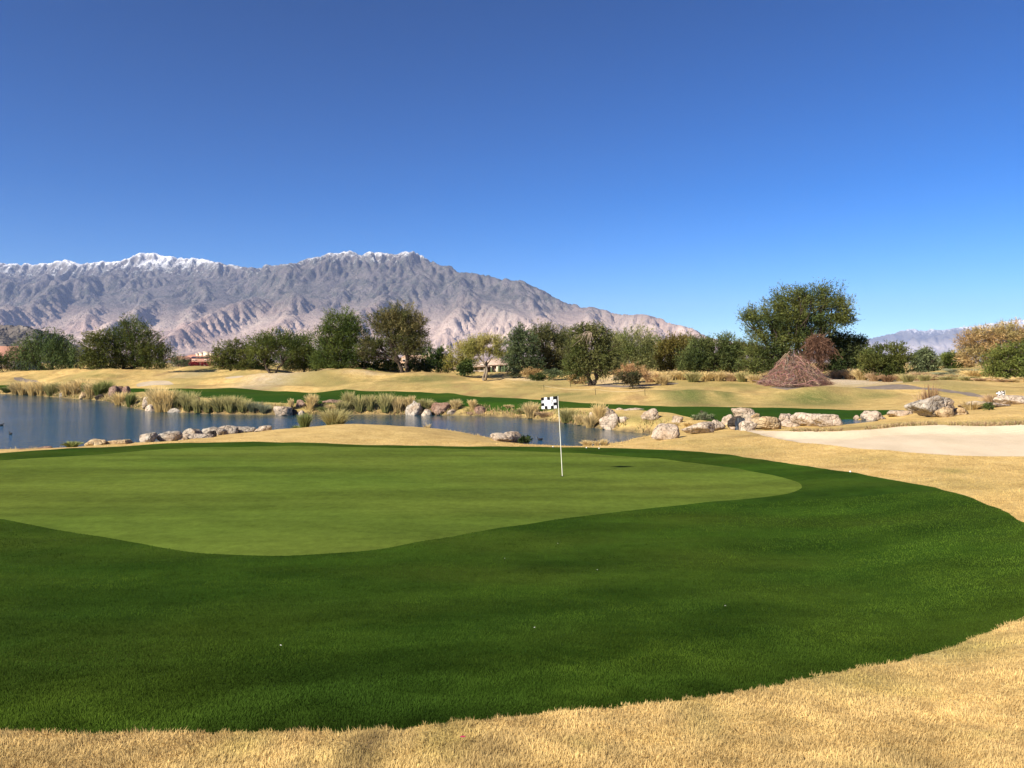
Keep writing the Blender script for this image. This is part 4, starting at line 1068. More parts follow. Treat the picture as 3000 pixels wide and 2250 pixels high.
def tree(name, label, px, Y, lobes, style, ns, trunks=None, cat='tree', tr=.18, group=None, bark=None, limbs=None, seed=None, **kw):
    g = np.random.default_rng(seed if seed is not None else 500 + len(TREES))
    X = W(px, Y); z0 = T1(X, Y)
    st = dict(STY[style]); st.update(kw)
    root = empty(name, (X, Y, z0 - .05)); tag(root, label, cat, group)
    base = np.array([X, Y, z0 - .05])
    V, f, C = foliage(lobes, Y, ns, g, **st)
    V = V + np.array([0, Y, 0]) - base
    low = V[:, 2] < .02
    V[low, 2] = .02 + (V[low, 2] - .02) * -.15
    parts = []
    heads = [((p - 1500) * Y / F - X, g.normal(0, .4), CZ - (q - HZ) * Y / F - z0) for p, q, a, b in lobes]
    if trunks is None: trunks = [(0.0, 0.0)]
    tops = []
    for i, (dx, lean) in enumerate(trunks):
        hh = min(h[2] for h in heads) if heads else 2
        topz = max(.5, .55 * hh)
        a = (dx, g.normal(0, .1), -.1); b = (dx + lean, g.normal(0, .2), topz)
        parts.append(limb(a, b, tr, tr * .72, g, 0, 6)); tops.append(np.array(b))
    for (hx, hy, hz), lb in zip(heads, lobes):
        tp = tops[int(np.argmin([abs(t_[0] - hx) for t_ in tops]))]
        e = (hx, hy, hz + .1 * lb[3] * Y / F)
        parts.append(limb(tp, e, tr * .62, tr * .18, g, .10))
        rr = lb[2] * Y / F
        for _ in range(4):
            e2 = np.array(e) + g.normal(0, 1, 3) * np.array([rr, rr * .7, lb[3] * Y / F]) * .55
            mid = tp + (np.array(e) - tp) * g.uniform(.35, .8)
            parts.append(limb(mid, e2, tr * .3, tr * .07, g, .08, 5))
    Vt, ft = join(parts)
    mk('trunk', Vt, ft, bark or BARK, root, smooth=True)
    mk('crown', V, f, LEAF, root, col=C)
    TREES.append(root)
    return root

TG = 'trees beyond the far fairway'
tree('shrub', 'dark bush at the left edge of the picture below the pink roof', 8, 126, [(0, 1064, 24, 22), (-40, 1060, 30, 26)], 'dark', 420, cat='shrub', tr=.08)
tree('pepper_tree', 'dark weeping pepper tree with low bent trunk at far left', 146, 128, [(62, 1040, 32, 46), (100, 1006, 34, 34), (148, 1000, 40, 38), (190, 1016, 38, 44), (160, 1045, 40, 32), (205, 1050, 26, 34), (104, 1050, 30, 30)], 'pepper', 1800, [(-.2, -2.5), (.1, .6)], tr=.32, group=TG)
tree('shrub', 'rusty orange shrub between the pepper tree and the tall mesquite', 246, 132, [(232, 1052, 16, 20), (262, 1050, 20, 24), (225, 1066, 18, 14)], 'autumn', 330, cat='shrub', tr=.07)
tree('mesquite_tree', 'tall pointed mesquite with thick trunk left of the distant tiled house', 362, 118, [(386, 968, 40, 36), (345, 1000, 42, 40), (420, 1005, 50, 42), (455, 1040, 42, 40), (385, 1035, 50, 40), (478, 1054, 24, 26), (420, 1064, 56, 20), (345, 1058, 34, 24)], 'mesquite', 2100, [(0, .2), (.4, 1.2)], tr=.34, group=TG, out=.8, col2=(.095, .105, .028))
tree('mesquite_tree', 'rounded olive mesquite leaning against the tall pointed one', 290, 116, [(292, 990, 36, 26), (280, 1020, 40, 34), (318, 1030, 36, 34), (268, 1050, 34, 26), (300, 1066, 36, 22)], 'round', 1200, [(.3, -.4)], tr=.22, group=TG)
tree('shrub', 'pale grey green shrub left of the distant tiled house', 522, 150, [(515, 1054, 24, 18), (540, 1064, 18, 12)], 'grey', 240, cat='shrub', tr=.06)
tree('mesquite_tree', 'low round mesquite with several trunks right of the tiled house', 700, 116, [(652, 1040, 36, 32), (690, 1026, 38, 30), (725, 1036, 36, 36), (668, 1066, 46, 22), (722, 1068, 36, 20)], 'round', 1400, [(-1.2, -.3), (-.2, .2), (.9, .3), (1.5, .5)], tr=.17, group=TG)
tree('mesquite_tree', 'umbrella shaped mesquite on a forked bare trunk', 802, 114, [(770, 1010, 38, 26), (812, 996, 40, 26), (850, 1010, 40, 28), (748, 1036, 24, 20), (790, 1028, 30, 18), (866, 1030, 24, 18)], 'mesquite', 1300, [(-.5, -.9), (.1, 1.2)], tr=.19, group=TG, up=.6, gap=.36)
tree('shrub', 'dark bush under the umbrella shaped mesquite', 768, 116, [(766, 1068, 20, 18), (778, 1056, 16, 12)], 'dark', 300, cat='shrub', tr=.06)
tree('shrub', 'light green shrub behind the forked trunk', 832, 124, [(830, 1058, 34, 22), (856, 1066, 26, 18)], 'grey', 420, cat='shrub', tr=.06, col2=(.12, .15, .06))
tree('mesquite_tree', 'narrow dark mesquite between the umbrella tree and the tall feathery one', 892, 118, [(888, 1012, 26, 28), (900, 1045, 34, 30), (880, 1066, 34, 18)], 'mesquite', 900, tr=.18, group=TG, col=(.035, .055, .015))
tree('mesquite_tree', 'tall feathery dark green mesquite at the left of the big pair', 990, 108, [(1000, 950, 46, 40), (962, 985, 44, 40), (1035, 975, 38, 40), (985, 1020, 58, 44), (1030, 1035, 40, 40), (955, 1055, 44, 34), (1000, 1066, 54, 26), (960, 1078, 44, 14)], 'mesquite', 2600, [(0, .1), (.3, .5)], tr=.34, group=TG, up=1.0, col=(.040, .064, .016), col2=(.090, .115, .026), rag=.55)
tree('mesquite_tree', 'tall brownish umbrella mesquite at the right of the big pair', 1182, 107, [(1125, 942, 46, 30), (1175, 925, 42, 32), (1205, 955, 40, 34), (1150, 965, 55, 28), (1215, 990, 36, 34), (1155, 1010, 46, 28), (1095, 1008, 40, 28), (1080, 1035, 30, 20), (1190, 1020, 40, 20)], 'brownmesq', 2600, [(0, -.7), (.2, .3)], tr=.33, group=TG, up=1.0, rag=.55)
tree('shrub', 'dense dark green bush below the big pair of mesquites', 1118, 110, [(1085, 1062, 30, 18), (1120, 1058, 34, 24), (1150, 1068, 26, 20), (1070, 1076, 26, 12), (1130, 1078, 40, 12)], 'shrub', 800, cat='shrub', tr=.07)
tree('hedge', 'low clipped green hedge beside the tall feathery mesquite', 1065, 106, [(1050, 1087, 17, 6), (1082, 1088, 16, 5)], 'shrub', 320, cat='hedge', tr=.05, slen=.25, col=(.09, .12, .03), col2=(.13, .15, .04), leaf=(.12, .06), rag=.1)
tree('tree', 'dark rounded tree above the roof with the chimney', 1225, 165, [(1215, 1030, 36, 20), (1245, 1022, 28, 20)], 'dark', 420, tr=.15, col2=(.07, .085, .02))
tree('shrub', 'dark shrub in front of the roof with the chimney', 1225, 112, [(1215, 1068, 26, 22), (1242, 1076, 26, 16)], 'dark', 420, cat='shrub', tr=.06, col2=(.07, .08, .03))
tree('shrub', 'tall dark green shrub right of the chimney', 1290, 116, [(1268, 1050, 28, 32), (1300, 1046, 24, 28), (1285, 1074, 36, 20), (1315, 1076, 16, 14)], 'shrub', 900, cat='shrub', tr=.09)
tree('palo_verde_tree', 'sparse yellow green palo verde with pale twisting trunk on the dry slope', 1418, 95, [(1440, 1006, 30, 22), (1408, 1010, 34, 24), (1452, 1034, 20, 16), (1385, 1026, 28, 24)], 'yellow', 1000, [(0, .35), (.1, .1)], tr=.17, bark=BARKP, group=TG, col=(.17, .17, .045), col2=(.26, .23, .08))
tree('palo_verde_tree', 'broad golden yellow tree left of the twisting palo verde', 1362, 102, [(1350, 1035, 34, 30), (1378, 1020, 30, 26), (1330, 1062, 26, 24), (1370, 1060, 34, 22)], 'yellow', 780, tr=.14, group=TG)
tree('shrub', 'dark bush below the golden yellow tree', 1362, 100, [(1362, 1080, 18, 16), (1368, 1064, 12, 10)], 'dark', 260, cat='shrub', tr=.06, col2=(.06, .085, .02))
tree('pepper_tree', 'grey green tree left of the olive grove beside the tan house', 1535, 108, [(1525, 975, 22, 22), (1510, 1005, 32, 28), (1545, 1010, 34, 34), (1515, 1045, 36, 30), (1555, 1055, 34, 28), (1500, 1072, 26, 18), (1545, 1080, 44, 14)], 'grey', 1700, tr=.22, group=TG, col=(.038, .058, .026), col2=(.10, .125, .055))
tree('mesquite_tree', 'broad olive tree behind the grey green one', 1600, 112, [(1590, 975, 38, 24), (1630, 985, 36, 26), (1580, 1010, 40, 30), (1640, 1020, 36, 34), (1605, 1050, 46, 32), (1645, 1070, 34, 22), (1600, 1082, 50, 14)], 'brownmesq', 1900, tr=.22, group=TG, up=.5, col=(.055, .068, .024), col2=(.12, .115, .045))
t16 = tree('mesquite_tree', 'lone mesquite with thick dark forked trunk and bare grey twigs', 1735, 75, [(1710, 972, 34, 28), (1750, 985, 40, 32), (1780, 1020, 36, 32), (1700, 1015, 40, 34), (1740, 1040, 56, 34), (1690, 1055, 32, 26), (1790, 1055, 26, 28), (1735, 1072, 60, 22), (1692, 1082, 44, 20), (1780, 1082, 42, 22)], 'round', 2700, [(-.1, -.25), (.05, .35)], tr=.27, group=TG, leaf=(.17, .034), slen=.75, col=(.050, .068, .016), col2=(.115, .115, .042))
g_ = np.random.default_rng(77); pp = []
for i in range(16):
    a0 = np.array([W(1722, 75) - W(1735, 75) + g_.normal(0, .15), -1.25, ZP(975, 75) - T1(W(1735, 75), 75)]); e0 = a0 + np.array([g_.uniform(-1.5, .25), g_.uniform(-.4, .1), g_.uniform(-1.7, -.3)])
    pp.append(limb(a0, e0, .028, .008, g_, .25, 6))
Vt, ft = join(pp); mk('dead_branch', Vt, ft, flat('dead_twig', (.34, .27, .20), .9), t16, smooth=True)['label'] = 'bare grey dead twigs hanging from the crown'
tree('palo_verde_tree', 'pale topped palo verde with bare twigs right of the lone mesquite', 1860, 88, [(1835, 1010, 36, 34), (1875, 1000, 34, 36), (1850, 1045, 46, 32), (1895, 1040, 28, 34), (1870, 1068, 50, 20)], 'paloverde', 1500, tr=.16, group=TG)
tree('tree', 'yellowish olive tree between the palo verde and the wide green thicket', 1970, 92, [(1975, 1005, 38, 26), (1945, 1035, 32, 30), (1990, 1040, 36, 30), (1955, 1066, 38, 24)], 'autumn', 1050, tr=.16, group=TG, leaf=(.20, .05), col=(.065, .07, .018), col2=(.125, .10, .026), up=.8, slen=.9)
tree('mesquite_tree', 'wide green thicket of mesquite left of the tallest tree', 2090, 80, [(2060, 1020, 40, 30), (2110, 1012, 44, 28), (2140, 1040, 40, 32), (2040, 1055, 48, 30), (2095, 1060, 56, 30), (2150, 1068, 36, 22), (2020, 1075, 30, 18)], 'mesquite', 2300, tr=.2, group=TG, slen=.8, leaf=(.19, .038), col=(.045, .064, .020), col2=(.095, .110, .035), gap=.3)
tree('tree', 'small olive tree showing above the thicket left of the tallest tree', 2175, 108, [(2165, 1022, 28, 20), (2195, 1028, 24, 22)], 'brownmesq', 420, tr=.14, group=TG)
tree('mesquite_tree', 'tallest broad crowned mesquite standing against the sky at right', 2330, 78, [(2330, 880, 62, 34), (2410, 872, 54, 36), (2255, 920, 46, 34), (2200, 930, 26, 16), (2340, 930, 74, 40), (2455, 905, 40, 30), (2470, 935, 30, 18), (2260, 975, 56, 40), (2340, 985, 52, 36), (2400, 955, 44, 26), (2230, 1025, 44, 34), (2280, 1040, 50, 36), (2210, 1070, 40, 26), (2290, 1075, 36, 20)], 'mesquite', 4600, [(0, -.8), (.3, .3)], tr=.36, group=TG, slen=1.25, leaf=(.20, .038), up=.6, out=1.0, gap=.42, col=(.042, .064, .022), col2=(.105, .115, .030), rag=.6)
tree('mesquite_tree', 'dark tree right under the tallest mesquite', 2465, 80, [(2455, 1000, 44, 26), (2490, 1030, 44, 32), (2440, 1045, 44, 36), (2500, 1065, 40, 28), (2440, 1080, 40, 18), (2520, 1015, 20, 26)], 'dark', 1900, tr=.2, group=TG, slen=.8, leaf=(.20, .042), col2=(.072, .085, .030))
tree('shrub', 'round dark green bush right of the reddish brush heap', 2600, 72, [(2570, 1055, 38, 30), (2615, 1045, 44, 28), (2650, 1066, 30, 28), (2590, 1085, 48, 20), (2630, 1090, 40, 16)], 'mesquite', 1500, cat='shrub', tr=.12, slen=.8, leaf=(.19, .038), col=(.040, .056, .014), col2=(.095, .100, .026))
tree('tree', 'small grey green tree with a visible trunk right of the round dark bush', 2706, 84, [(2708, 1036, 26, 18), (2690, 1055, 20, 18), (2725, 1058, 26, 18), (2700, 1080, 22, 16)], 'grey', 620, tr=.13, group=TG, droop=.9)
tree('shrub', 'low olive shrub behind the dry grass at right', 2785, 86, [(2765, 1075, 34, 20), (2805, 1070, 34, 28), (2780, 1052, 20, 14)], 'mesquite', 620, cat='shrub', tr=.08, slen=.8, up=.9)
tree('palo_verde_tree', 'tan and orange leafless palo verde at the right edge', 2880, 84, [(2850, 1000, 40, 32), (2910, 985, 50, 32), (2965, 975, 46, 32), (2840, 1040, 34, 26), (2900, 1030, 50, 28), (2990, 1000, 40, 36)], 'tan', 1700, tr=.2, group=TG, bark=BARKP)
tree('tree', 'green rounded tree in front of the tan palo verde at the right edge', 2950, 70, [(2935, 1050, 40, 34), (2980, 1045, 44, 44), (2925, 1085, 36, 24), (2975, 1095, 48, 22), (3030, 1060, 40, 44)], 'round', 1500, tr=.2, group=TG, leaf=(.17, .036), slen=.75, col=(.06, .085, .018), col2=(.115, .13, .032))
tree('shrub', 'dark low leaves painting the shade below the reddish dry bush right of the lone mesquite', 1852, 70, [(1840, 1105, 30, 12), (1865, 1110, 24, 12)], 'dark', 360, cat='shrub', tr=.05, slen=.5, leaf=(.14, .04), col2=(.07, .06, .03))  # dark leaf colour stands in for shade under the reddish bush
tree('shrub', 'reddish dry bush above the dark shade leaves right of the lone mesquite', 1850, 72, [(1835, 1088, 32, 16), (1870, 1086, 32, 16), (1895, 1098, 24, 12)], 'tan', 420, cat='shrub', tr=.04, slen=.7, up=.7, leaf=(.18, .02), col=(.24, .135, .065), col2=(.32, .21, .10))
tree('shrub', 'sage coloured shrub in front of the fairway left of the waterfall rocks', 2060, 44.5, [(2048, 1226, 16, 10), (2068, 1224, 18, 12), (2060, 1236, 22, 8)], 'grey', 380, cat='shrub', tr=.03, slen=.28, leaf=(.07, .022), col=(.10, .115, .06), col2=(.18, .19, .11))
tree('shrub', 'small dark green plant beside the humped boulder at the near shore', 1540, 36.5, [(1538, 1288, 12, 7), (1532, 1291, 9, 5)], 'dark', 130, cat='shrub', tr=.02, slen=.2, leaf=(.07, .025))
tree('shrub', 'small green bush on the slab at the far right rise', 2897, 35, [(2895, 1190, 10, 7)], 'shrub', 90, cat='shrub', tr=.015, slen=.16, leaf=(.06, .02))
for i, (px, py, rx, ry, Y, c, lb) in enumerate([(1560, 1092, 36, 12, 96, 'tan', 'golden dry brush below the grey green tree by the house'), (1620, 1094, 36, 12, 94, 'grey', 'grey scrub below the broad olive tree'), (1510, 1092, 26, 9, 97, 'grey', 'low grey scrub beside the porch of the tan house'), (1675, 1098, 22, 12, 86, 'grey', 'grey scrub left of the lone mesquite trunk'), (1690, 1110, 20, 9, 82, 'tan', 'round tan brush left of the lone mesquite trunk'), (1585, 1104, 34, 8, 92, 'dark', 'dark rocky looking scrub in the tree shade right of the palo verde')]):
    tree('shrub', lb, px, Y, [(px - 8, py, rx * .7, ry), (px + 12, py + 2, rx * .6, ry * .8)], c, 260, cat='shrub', tr=.03, slen=.5, leaf=(.14, .03), **({'col': (.26, .17, .07), 'col2': (.36, .26, .12)} if c == 'tan' else {}))

for (px, Y, lobes, sty, ns, lb) in [
 (1668, 120, [(1665, 1000, 34, 30), (1690, 1035, 34, 34), (1655, 1060, 36, 26)], 'brownmesq', 700, 'olive tree in the back row left of the lone mesquite crown'),
 (1815, 112, [(1805, 1010, 34, 30), (1830, 1045, 40, 34), (1790, 1060, 34, 26)], 'mesquite', 800, 'green tree in the back row right of the lone mesquite crown'),
 (1925, 116, [(1915, 1020, 34, 28), (1935, 1055, 40, 30)], 'mesquite', 650, 'green tree in the back row behind the pale topped palo verde'),
 (2020, 112, [(2015, 1010, 36, 26), (2030, 1045, 44, 34), (2000, 1066, 40, 22)], 'brownmesq', 800, 'olive tree in the back row left of the wide green thicket'),
 (1465, 150, [(1475, 1040, 22, 14), (1500, 1035, 22, 18)], 'dark', 260, 'dark tree top behind the tan house roof'),
 (2545, 100, [(2540, 1045, 30, 24), (2560, 1072, 34, 18)], 'grey', 420, 'grey green tree in the back row behind the round dark bush'),
 (925, 125, [(930, 1050, 34, 26), (918, 1070, 34, 16)], 'dark', 420, 'dark tree in the back row left of the tall feathery mesquite')]:
    tree('background_tree', lb, px, Y, lobes, sty, ns, tr=.14, group='trees in the back row')

# heap of cut branches and a dead bush behind it
def brush(name, label, px, py, w, h, Y, n, col, cat, droopy=1.0):
    X = W(px, Y); z = T1(X, Y) - .05; H = ZP(py - h, Y) - z; R = w * Y / F / 2
    g = np.random.default_rng(int(px))
    a = g.uniform(0, 2 * math.pi, n); t0 = np.sqrt(g.uniform(0, .95, n)); ln = g.normal(.14, .16, n)
    def cone(t_, a_, j):
        r = R * (t_ ** .95) + .25; lump = 1 + .14 * np.sin(3 * a_ + 1) + .12 * np.sin(7 * a_ + 3 * t_)
        return np.stack([np.cos(a_) * r * lump, np.sin(a_) * r * .7 * lump, H * (1 - t_ ** .80) * (1 + .08 * np.sin(5 * a_ + 2)) + j], 1)
    j = g.normal(0, .16, n)
    b = cone(t0, a, j + .1); tip = cone(np.clip(t0 + ln, 0, 1.08), a + g.normal(0, .55, n), g.normal(0, .18, n)); so_ = g.uniform(0, 1, n) < .14; tip[so_] += np.stack([np.cos(a) * .35, np.sin(a) * .3, g.uniform(.1, .5, n)], 1)[so_]; tip[:, 0] += .35 * (1 - tip[:, 2] / H) * (np.cos(a) > 0); tip[:, 2] = np.maximum(tip[:, 2], .02)
    bend = (b + tip) / 2 + g.normal(0, .22, (n, 3)) + np.array([0, 0, .15])
    c = np.array(col) * g.uniform(.3, 1.6, (n, 1)) * (1 + g.normal(0, .12, (n, 3)))
    V, f, C = blades(b, tip, bend, g.uniform(.012, .034, n), c, c * 1.1, 4)
    # inner mound so that the heap is not hollow, darkened to paint shaded gaps
    D, fi = ICO4; keep = D
    r = 1 + .12 * n3(D * 3, 5)
    Vi = np.stack([D[:, 0] * R * .72 * r, D[:, 1] * R * .5 * r, np.maximum(0, D[:, 2]) * H * .72 * r * np.clip(1 - .75 * np.hypot(D[:, 0], D[:, 1]), .12, 1)], 1)
    root = empty(name, (X, Y, z)); tag(root, label, cat)
    mk('twig', V, f, STRAW, root, col=C); mk('inner_brushwood', Vi, fi, flat('brushwood', tuple(x * .35 for x in col), .95, .05, .4, 5), root, smooth=True)
    return root
brush('brush_heap', 'cone shaped heap of reddish brown cut branches below the tallest mesquite', 2322, 1126, 160, 92, 69.5, 3600, (.30, .19, .145), 'brush heap')
tree('shrub', 'rusty dead bush hanging right of the brush heap under the tallest mesquite', 2400, 75, [(2392, 1000, 22, 15), (2404, 1020, 28, 18), (2385, 1036, 20, 14)], 'tan', 620, cat='shrub', tr=.06, droop=.6, up=.1, leaf=(.28, .022), col=(.10, .055, .038), col2=(.15, .085, .055))

# dry grass clumps in front of the trees
row([(1905, 1112, 40, 22, 76, 'tanr'), (1935, 1118, 40, 26, 74, 'gold'), (1965, 1112, 36, 22, 77, 'straw'), (1995, 1110, 40, 20, 77, 'gold'), (2030, 1112, 44, 20, 75, 'olive'), (2070, 1110, 40, 18, 76, 'gold'), (2105, 1108, 40, 18, 76, 'straw'), (2140, 1110, 40, 16, 76, 'tanr'), (2175, 1110, 36, 18, 75, 'olive'), (2210, 1114, 34, 14, 73, 'straw'), (1945, 1122, 24, 20, 72.5, 'straw')],
    'under the trees left of the heap', 'dry grass clumps left of the brush heap', n=200)
row([(2450, 1100, 40, 14, 78, 'tanr'), (2490, 1102, 44, 18, 77, 'tanr'), (2525, 1106, 44, 22, 75, 'straw'), (2560, 1112, 36, 18, 72, 'tanr'), (2600, 1116, 40, 16, 70, 'rust'), (2640, 1116, 36, 18, 70, 'straw'), (2660, 1126, 34, 28, 66, 'olive'), (2690, 1118, 40, 26, 70, 'tanr'), (2708, 1128, 30, 28, 66, 'olive'), (2735, 1124, 40, 24, 68, 'tanr'), (2772, 1128, 36, 24, 66, 'olive'), (2800, 1124, 44, 26, 68, 'straw'), (2835, 1128, 40, 24, 66, 'olive'), (2850, 1116, 54, 30, 72, 'gold'), (2872, 1134, 36, 22, 64, 'tanr'), (2905, 1130, 40, 24, 65, 'gold'), (2935, 1134, 34, 22, 63, 'tanr'), (2965, 1132, 40, 20, 63, 'straw'), (2990, 1128, 36, 22, 65, 'gold'), (2810, 1108, 60, 26, 76, 'grey'), (2770, 1112, 50, 20, 75, 'grey'), (2580, 1108, 40, 14, 75, 'gold')],
    'under the trees right of the heap', 'dry grass clumps right of the brush heap', n=210)

# ------------------------------------------------------------------ houses
def boxv(x0, x1, y0, y1, z0, z1):
    V = np.array([(x, y, z) for z in (z0, z1) for y in (y0, y1) for x in (x0, x1)], float)
    f = np.array([(0, 2, 3, 1), (4, 5, 7, 6), (0, 1, 5, 4), (2, 6, 7, 3), (0, 4, 6, 2), (1, 3, 7, 5)])
    return V, f
def tile_mat(name, c):
    t = NT(name, .85, .15)
    w = t.n.new('ShaderNodeTexWave'); w.inputs['Scale'].default_value = 2.2; w.inputs['Distortion'].default_value = 1.0; t.l.new(t.coord((1, .3, 1)), w.inputs[0])
    n = t.noise(2.5, 4, .6)
    c_ = t.ramp(n, [(0.3, tuple(x * .75 for x in c)), (0.7, tuple(min(1, x * 1.2) for x in c))])
    t.base(t.mix(.35, c_, t.ramp(w.outputs[0], [(0.2, 0.3), (0.7, 0.65)]), 'OVERLAY')); t.bump(w.outputs[0], .5, .08)
    return t.m
ROOF1, ROOF2, ROOF3 = tile_mat('salmon_roof_tile', (.46, .24, .17)), tile_mat('pale_roof_tile', (.50, .37, .29)), tile_mat('tan_roof_tile', (.48, .32, .21))
STUC, STUC2 = flat('cream_stucco', (.70, .60, .46), .9), flat('taupe_stucco', (.42, .32, .25), .9)
GLASS = flat('dark_window_glass', (.03, .035, .04), .1, .6); FRM = flat('window_frame', (.62, .56, .48), .6)
def hip(x0, x1, y0, y1, z, h, rl):
    cy_ = (y0 + y1) / 2; cxm = (x0 + x1) / 2
    V = np.array([(x0, y0, z), (x1, y0, z), (x1, y1, z), (x0, y1, z), (cxm - rl / 2, cy_, z + h), (cxm + rl / 2, cy_, z + h),
                  (x0, y0, z - .22), (x1, y0, z - .22), (x1, y1, z - .22), (x0, y1, z - .22)], float)
    q = np.array([(0, 1, 5, 4), (2, 3, 4, 5), (6, 7, 1, 0), (7, 8, 2, 1), (8, 9, 3, 2), (9, 6, 0, 3), (9, 8, 7, 6)]); t3 = np.array([(1, 2, 5), (3, 0, 4)])
    return V, [q, t3]
def house(label, px, Y, wpx, eave, base, ridge, roofm, wallm, depth, rl, wins, chim=None, extra=None, zb=None):
    X = W(px, Y); z = T1(X, Y) if zb is None else zb
    root = empty('house', (X, Y, z)); tag(root, label, 'house')
    w = wpx * Y / F; ze = ZP(eave, Y) - z; zr = ZP(ridge, Y) - z
    Vw, fw = boxv(-w / 2 + .5, w / 2 - .5, .5, depth - .5, -.3, ze - .1)
    mk('wall', Vw, fw, wallm, root)
    Vr, fr = hip(-w / 2, w / 2, 0, depth, ze, zr - ze, rl)
    rf = mk('roof', Vr, fr, roofm, root)
    for (a, ww, z0, z1) in wins:
        Vg, fg = boxv(a - ww / 2, a + ww / 2, .44, .49, z0, z1)
        g = mk('window', Vg, fg, GLASS, root)
        for (p0, p1, q0, q1) in ((a - ww / 2 - .09, a + ww / 2 + .09, z1 + .005, z1 + .12), (a - ww / 2 - .09, a + ww / 2 + .09, z0 - .12, z0 - .005), (a - .04, a + .04, z0 + .005, z1 - .005)):
            Vf, ff = boxv(p0, p1, .38, .435, q0, q1); mk('frame', Vf, ff, FRM, g)
    if chim:
        for cxp, ctop, cw in chim:
            xc = W(cxp, Y) - X; zc_ = ZP(ctop, Y) - z
            Vc, fc = join([boxv(xc - cw / 2, xc + cw / 2, depth * .42, depth * .42 + .9, ze + .1, zc_ - .15), boxv(xc - cw / 2 - .12, xc + cw / 2 + .12, depth * .42 - .1, depth * .42 + 1.0, zc_ - .148, zc_)])
            mk('chimney', Vc, fc, STUC, rf)
    return root, X, z, w, ze, zr
# tiled house with the red hedge
hs_, X, z, w, ze, zr = house('distant house with salmon tiled roof and dark solar panel', 574, 200, 150, 1058, 1082, 1038, ROOF1, STUC, 11, 7.0, [(-3.6, 1.2, .6, 1.9), (-.5, 1.2, .6, 1.9), (2.6, 1.2, .6, 1.9)], [(567, 1032, .9), (582, 1029, 1.3), (598, 1033, .8), (556, 1035, .6)])
sp = np.array([(-2.2, 1.9, 0), (2.2, 1.9, 0), (2.2, 3.2, 0), (-2.2, 3.2, 0)], float)
sp[:, 2] = ze + .12 + (zr - ze) * sp[:, 1] / 5.5
mk('solar_panel', np.vstack([sp, sp + np.array([0, 0, .06])]), np.array([(3, 2, 1, 0), (4, 5, 6, 7), (0, 1, 5, 4), (1, 2, 6, 5), (2, 3, 7, 6), (3, 0, 4, 7)]), flat('solar_glass', (.035, .02, .02), .25, .4), hs_)
Vl, fl = hip(-w * .5 - .5, -w * .12, -1.5, 5, ze + .4, .9, 2.0); mk('porch_roof', Vl, fl, ROOF1, hs_)
tree('bougainvillea_hedge', 'dark red bougainvillea hedge in front of the distant tiled house', 575, 195, [(548, 1068, 14, 6), (570, 1068, 16, 6), (594, 1069, 16, 6), (612, 1072, 10, 6)], 'shrub', 420, cat='hedge', tr=.05, col=(.13, .012, .018), col2=(.20, .03, .035), slen=.5)
tree('shrub', 'row of pale rounded bushes in front of the red hedge', 555, 180, [(545, 1076, 9, 5), (565, 1077, 8, 4), (585, 1077, 8, 4), (600, 1079, 8, 4)], 'grey', 260, cat='shrub', tr=.04, slen=.3)
tree('shrub', 'grey leafless shrub left of the distant tiled house', 532, 185, [(530, 1066, 14, 10), (520, 1072, 12, 8)], 'tan', 200, cat='shrub', tr=.05, col=(.20, .15, .11), col2=(.28, .22, .16))
house('house at the left edge showing only a pink tiled roof', -28, 165, 112, 1050, 1085, 1012, ROOF1, STUC, 12, 5, [(0, 1.2, .6, 1.8)])
h3, X3, z3, w3, ze3, zr3 = house('house with tan roof and cream chimney half hidden by shrubs', 1212, 140, 110, 1062, 1092, 1040, ROOF3, STUC, 9, 4.6, [(-1.5, 1.1, .7, 1.9), (1.2, 1.1, .7, 1.9)], [(1256, 1030, .85)])
h4, X4, z4, w4, ze4, zr4 = house('tan house with pale hipped roof and shaded porch behind the palo verde', 1455, 128, 116, 1067, 1098, 1049, ROOF2, STUC2, 9, .8, [(.9, 1.5, .25, 1.3), (2.5, .8, .25, 1.3)])
for xp in (1.9, .1, -.9):
    Vp, fp = boxv(xp - .14, xp + .14, .12, .40, -.3, ze4 - .24); mk('porch_column', Vp, fp, STUC, h4)
house('low cream house wing left of the tan house', 1400, 126, 66, 1072, 1096, 1062, ROOF2, STUC, 7, 1.5, [(-.6, 1.0, .3, 1.2), (.9, 1.0, .3, 1.2)])
house('small white outbuilding glimpsed between shrubs', 1322, 136, 26, 1080, 1094, 1075, ROOF2, flat('white_stucco', (.82, .80, .75), .9), 4, .4, [(0, .5, .3, .7)])
for i, (px, hgt) in enumerate([(1462, 26), (1471, 22), (1478, 28), (1440, 20)]):
    Yc = 123; X = W(px, Yc); z = T1(X, Yc) - .05; H = hgt * Yc / F
    pr = [tube([(0, 0, 0), (0, 0, H * .5), (0, 0, H * .92), (0, 0, H)], [.13, .15, .12, .02], 8), tube([(.1, 0, H * .4), (.42, 0, H * .42), (.46, 0, H * .7), (.46, 0, H * .75)], [.08, .09, .08, .02], 7)]
    V, f = join(pr); o = mk('columnar_cactus', V, f, flat('cactus_skin', (.09, .12, .06), .8, .2, .3, 20), smooth=True); o.location = (X, Yc, z)
    tag(o, '%s slim cactus from the left in front of the tan house porch' % ['second', 'third', 'fourth', 'first'][i], 'cactus', 'cacti in front of the tan house')
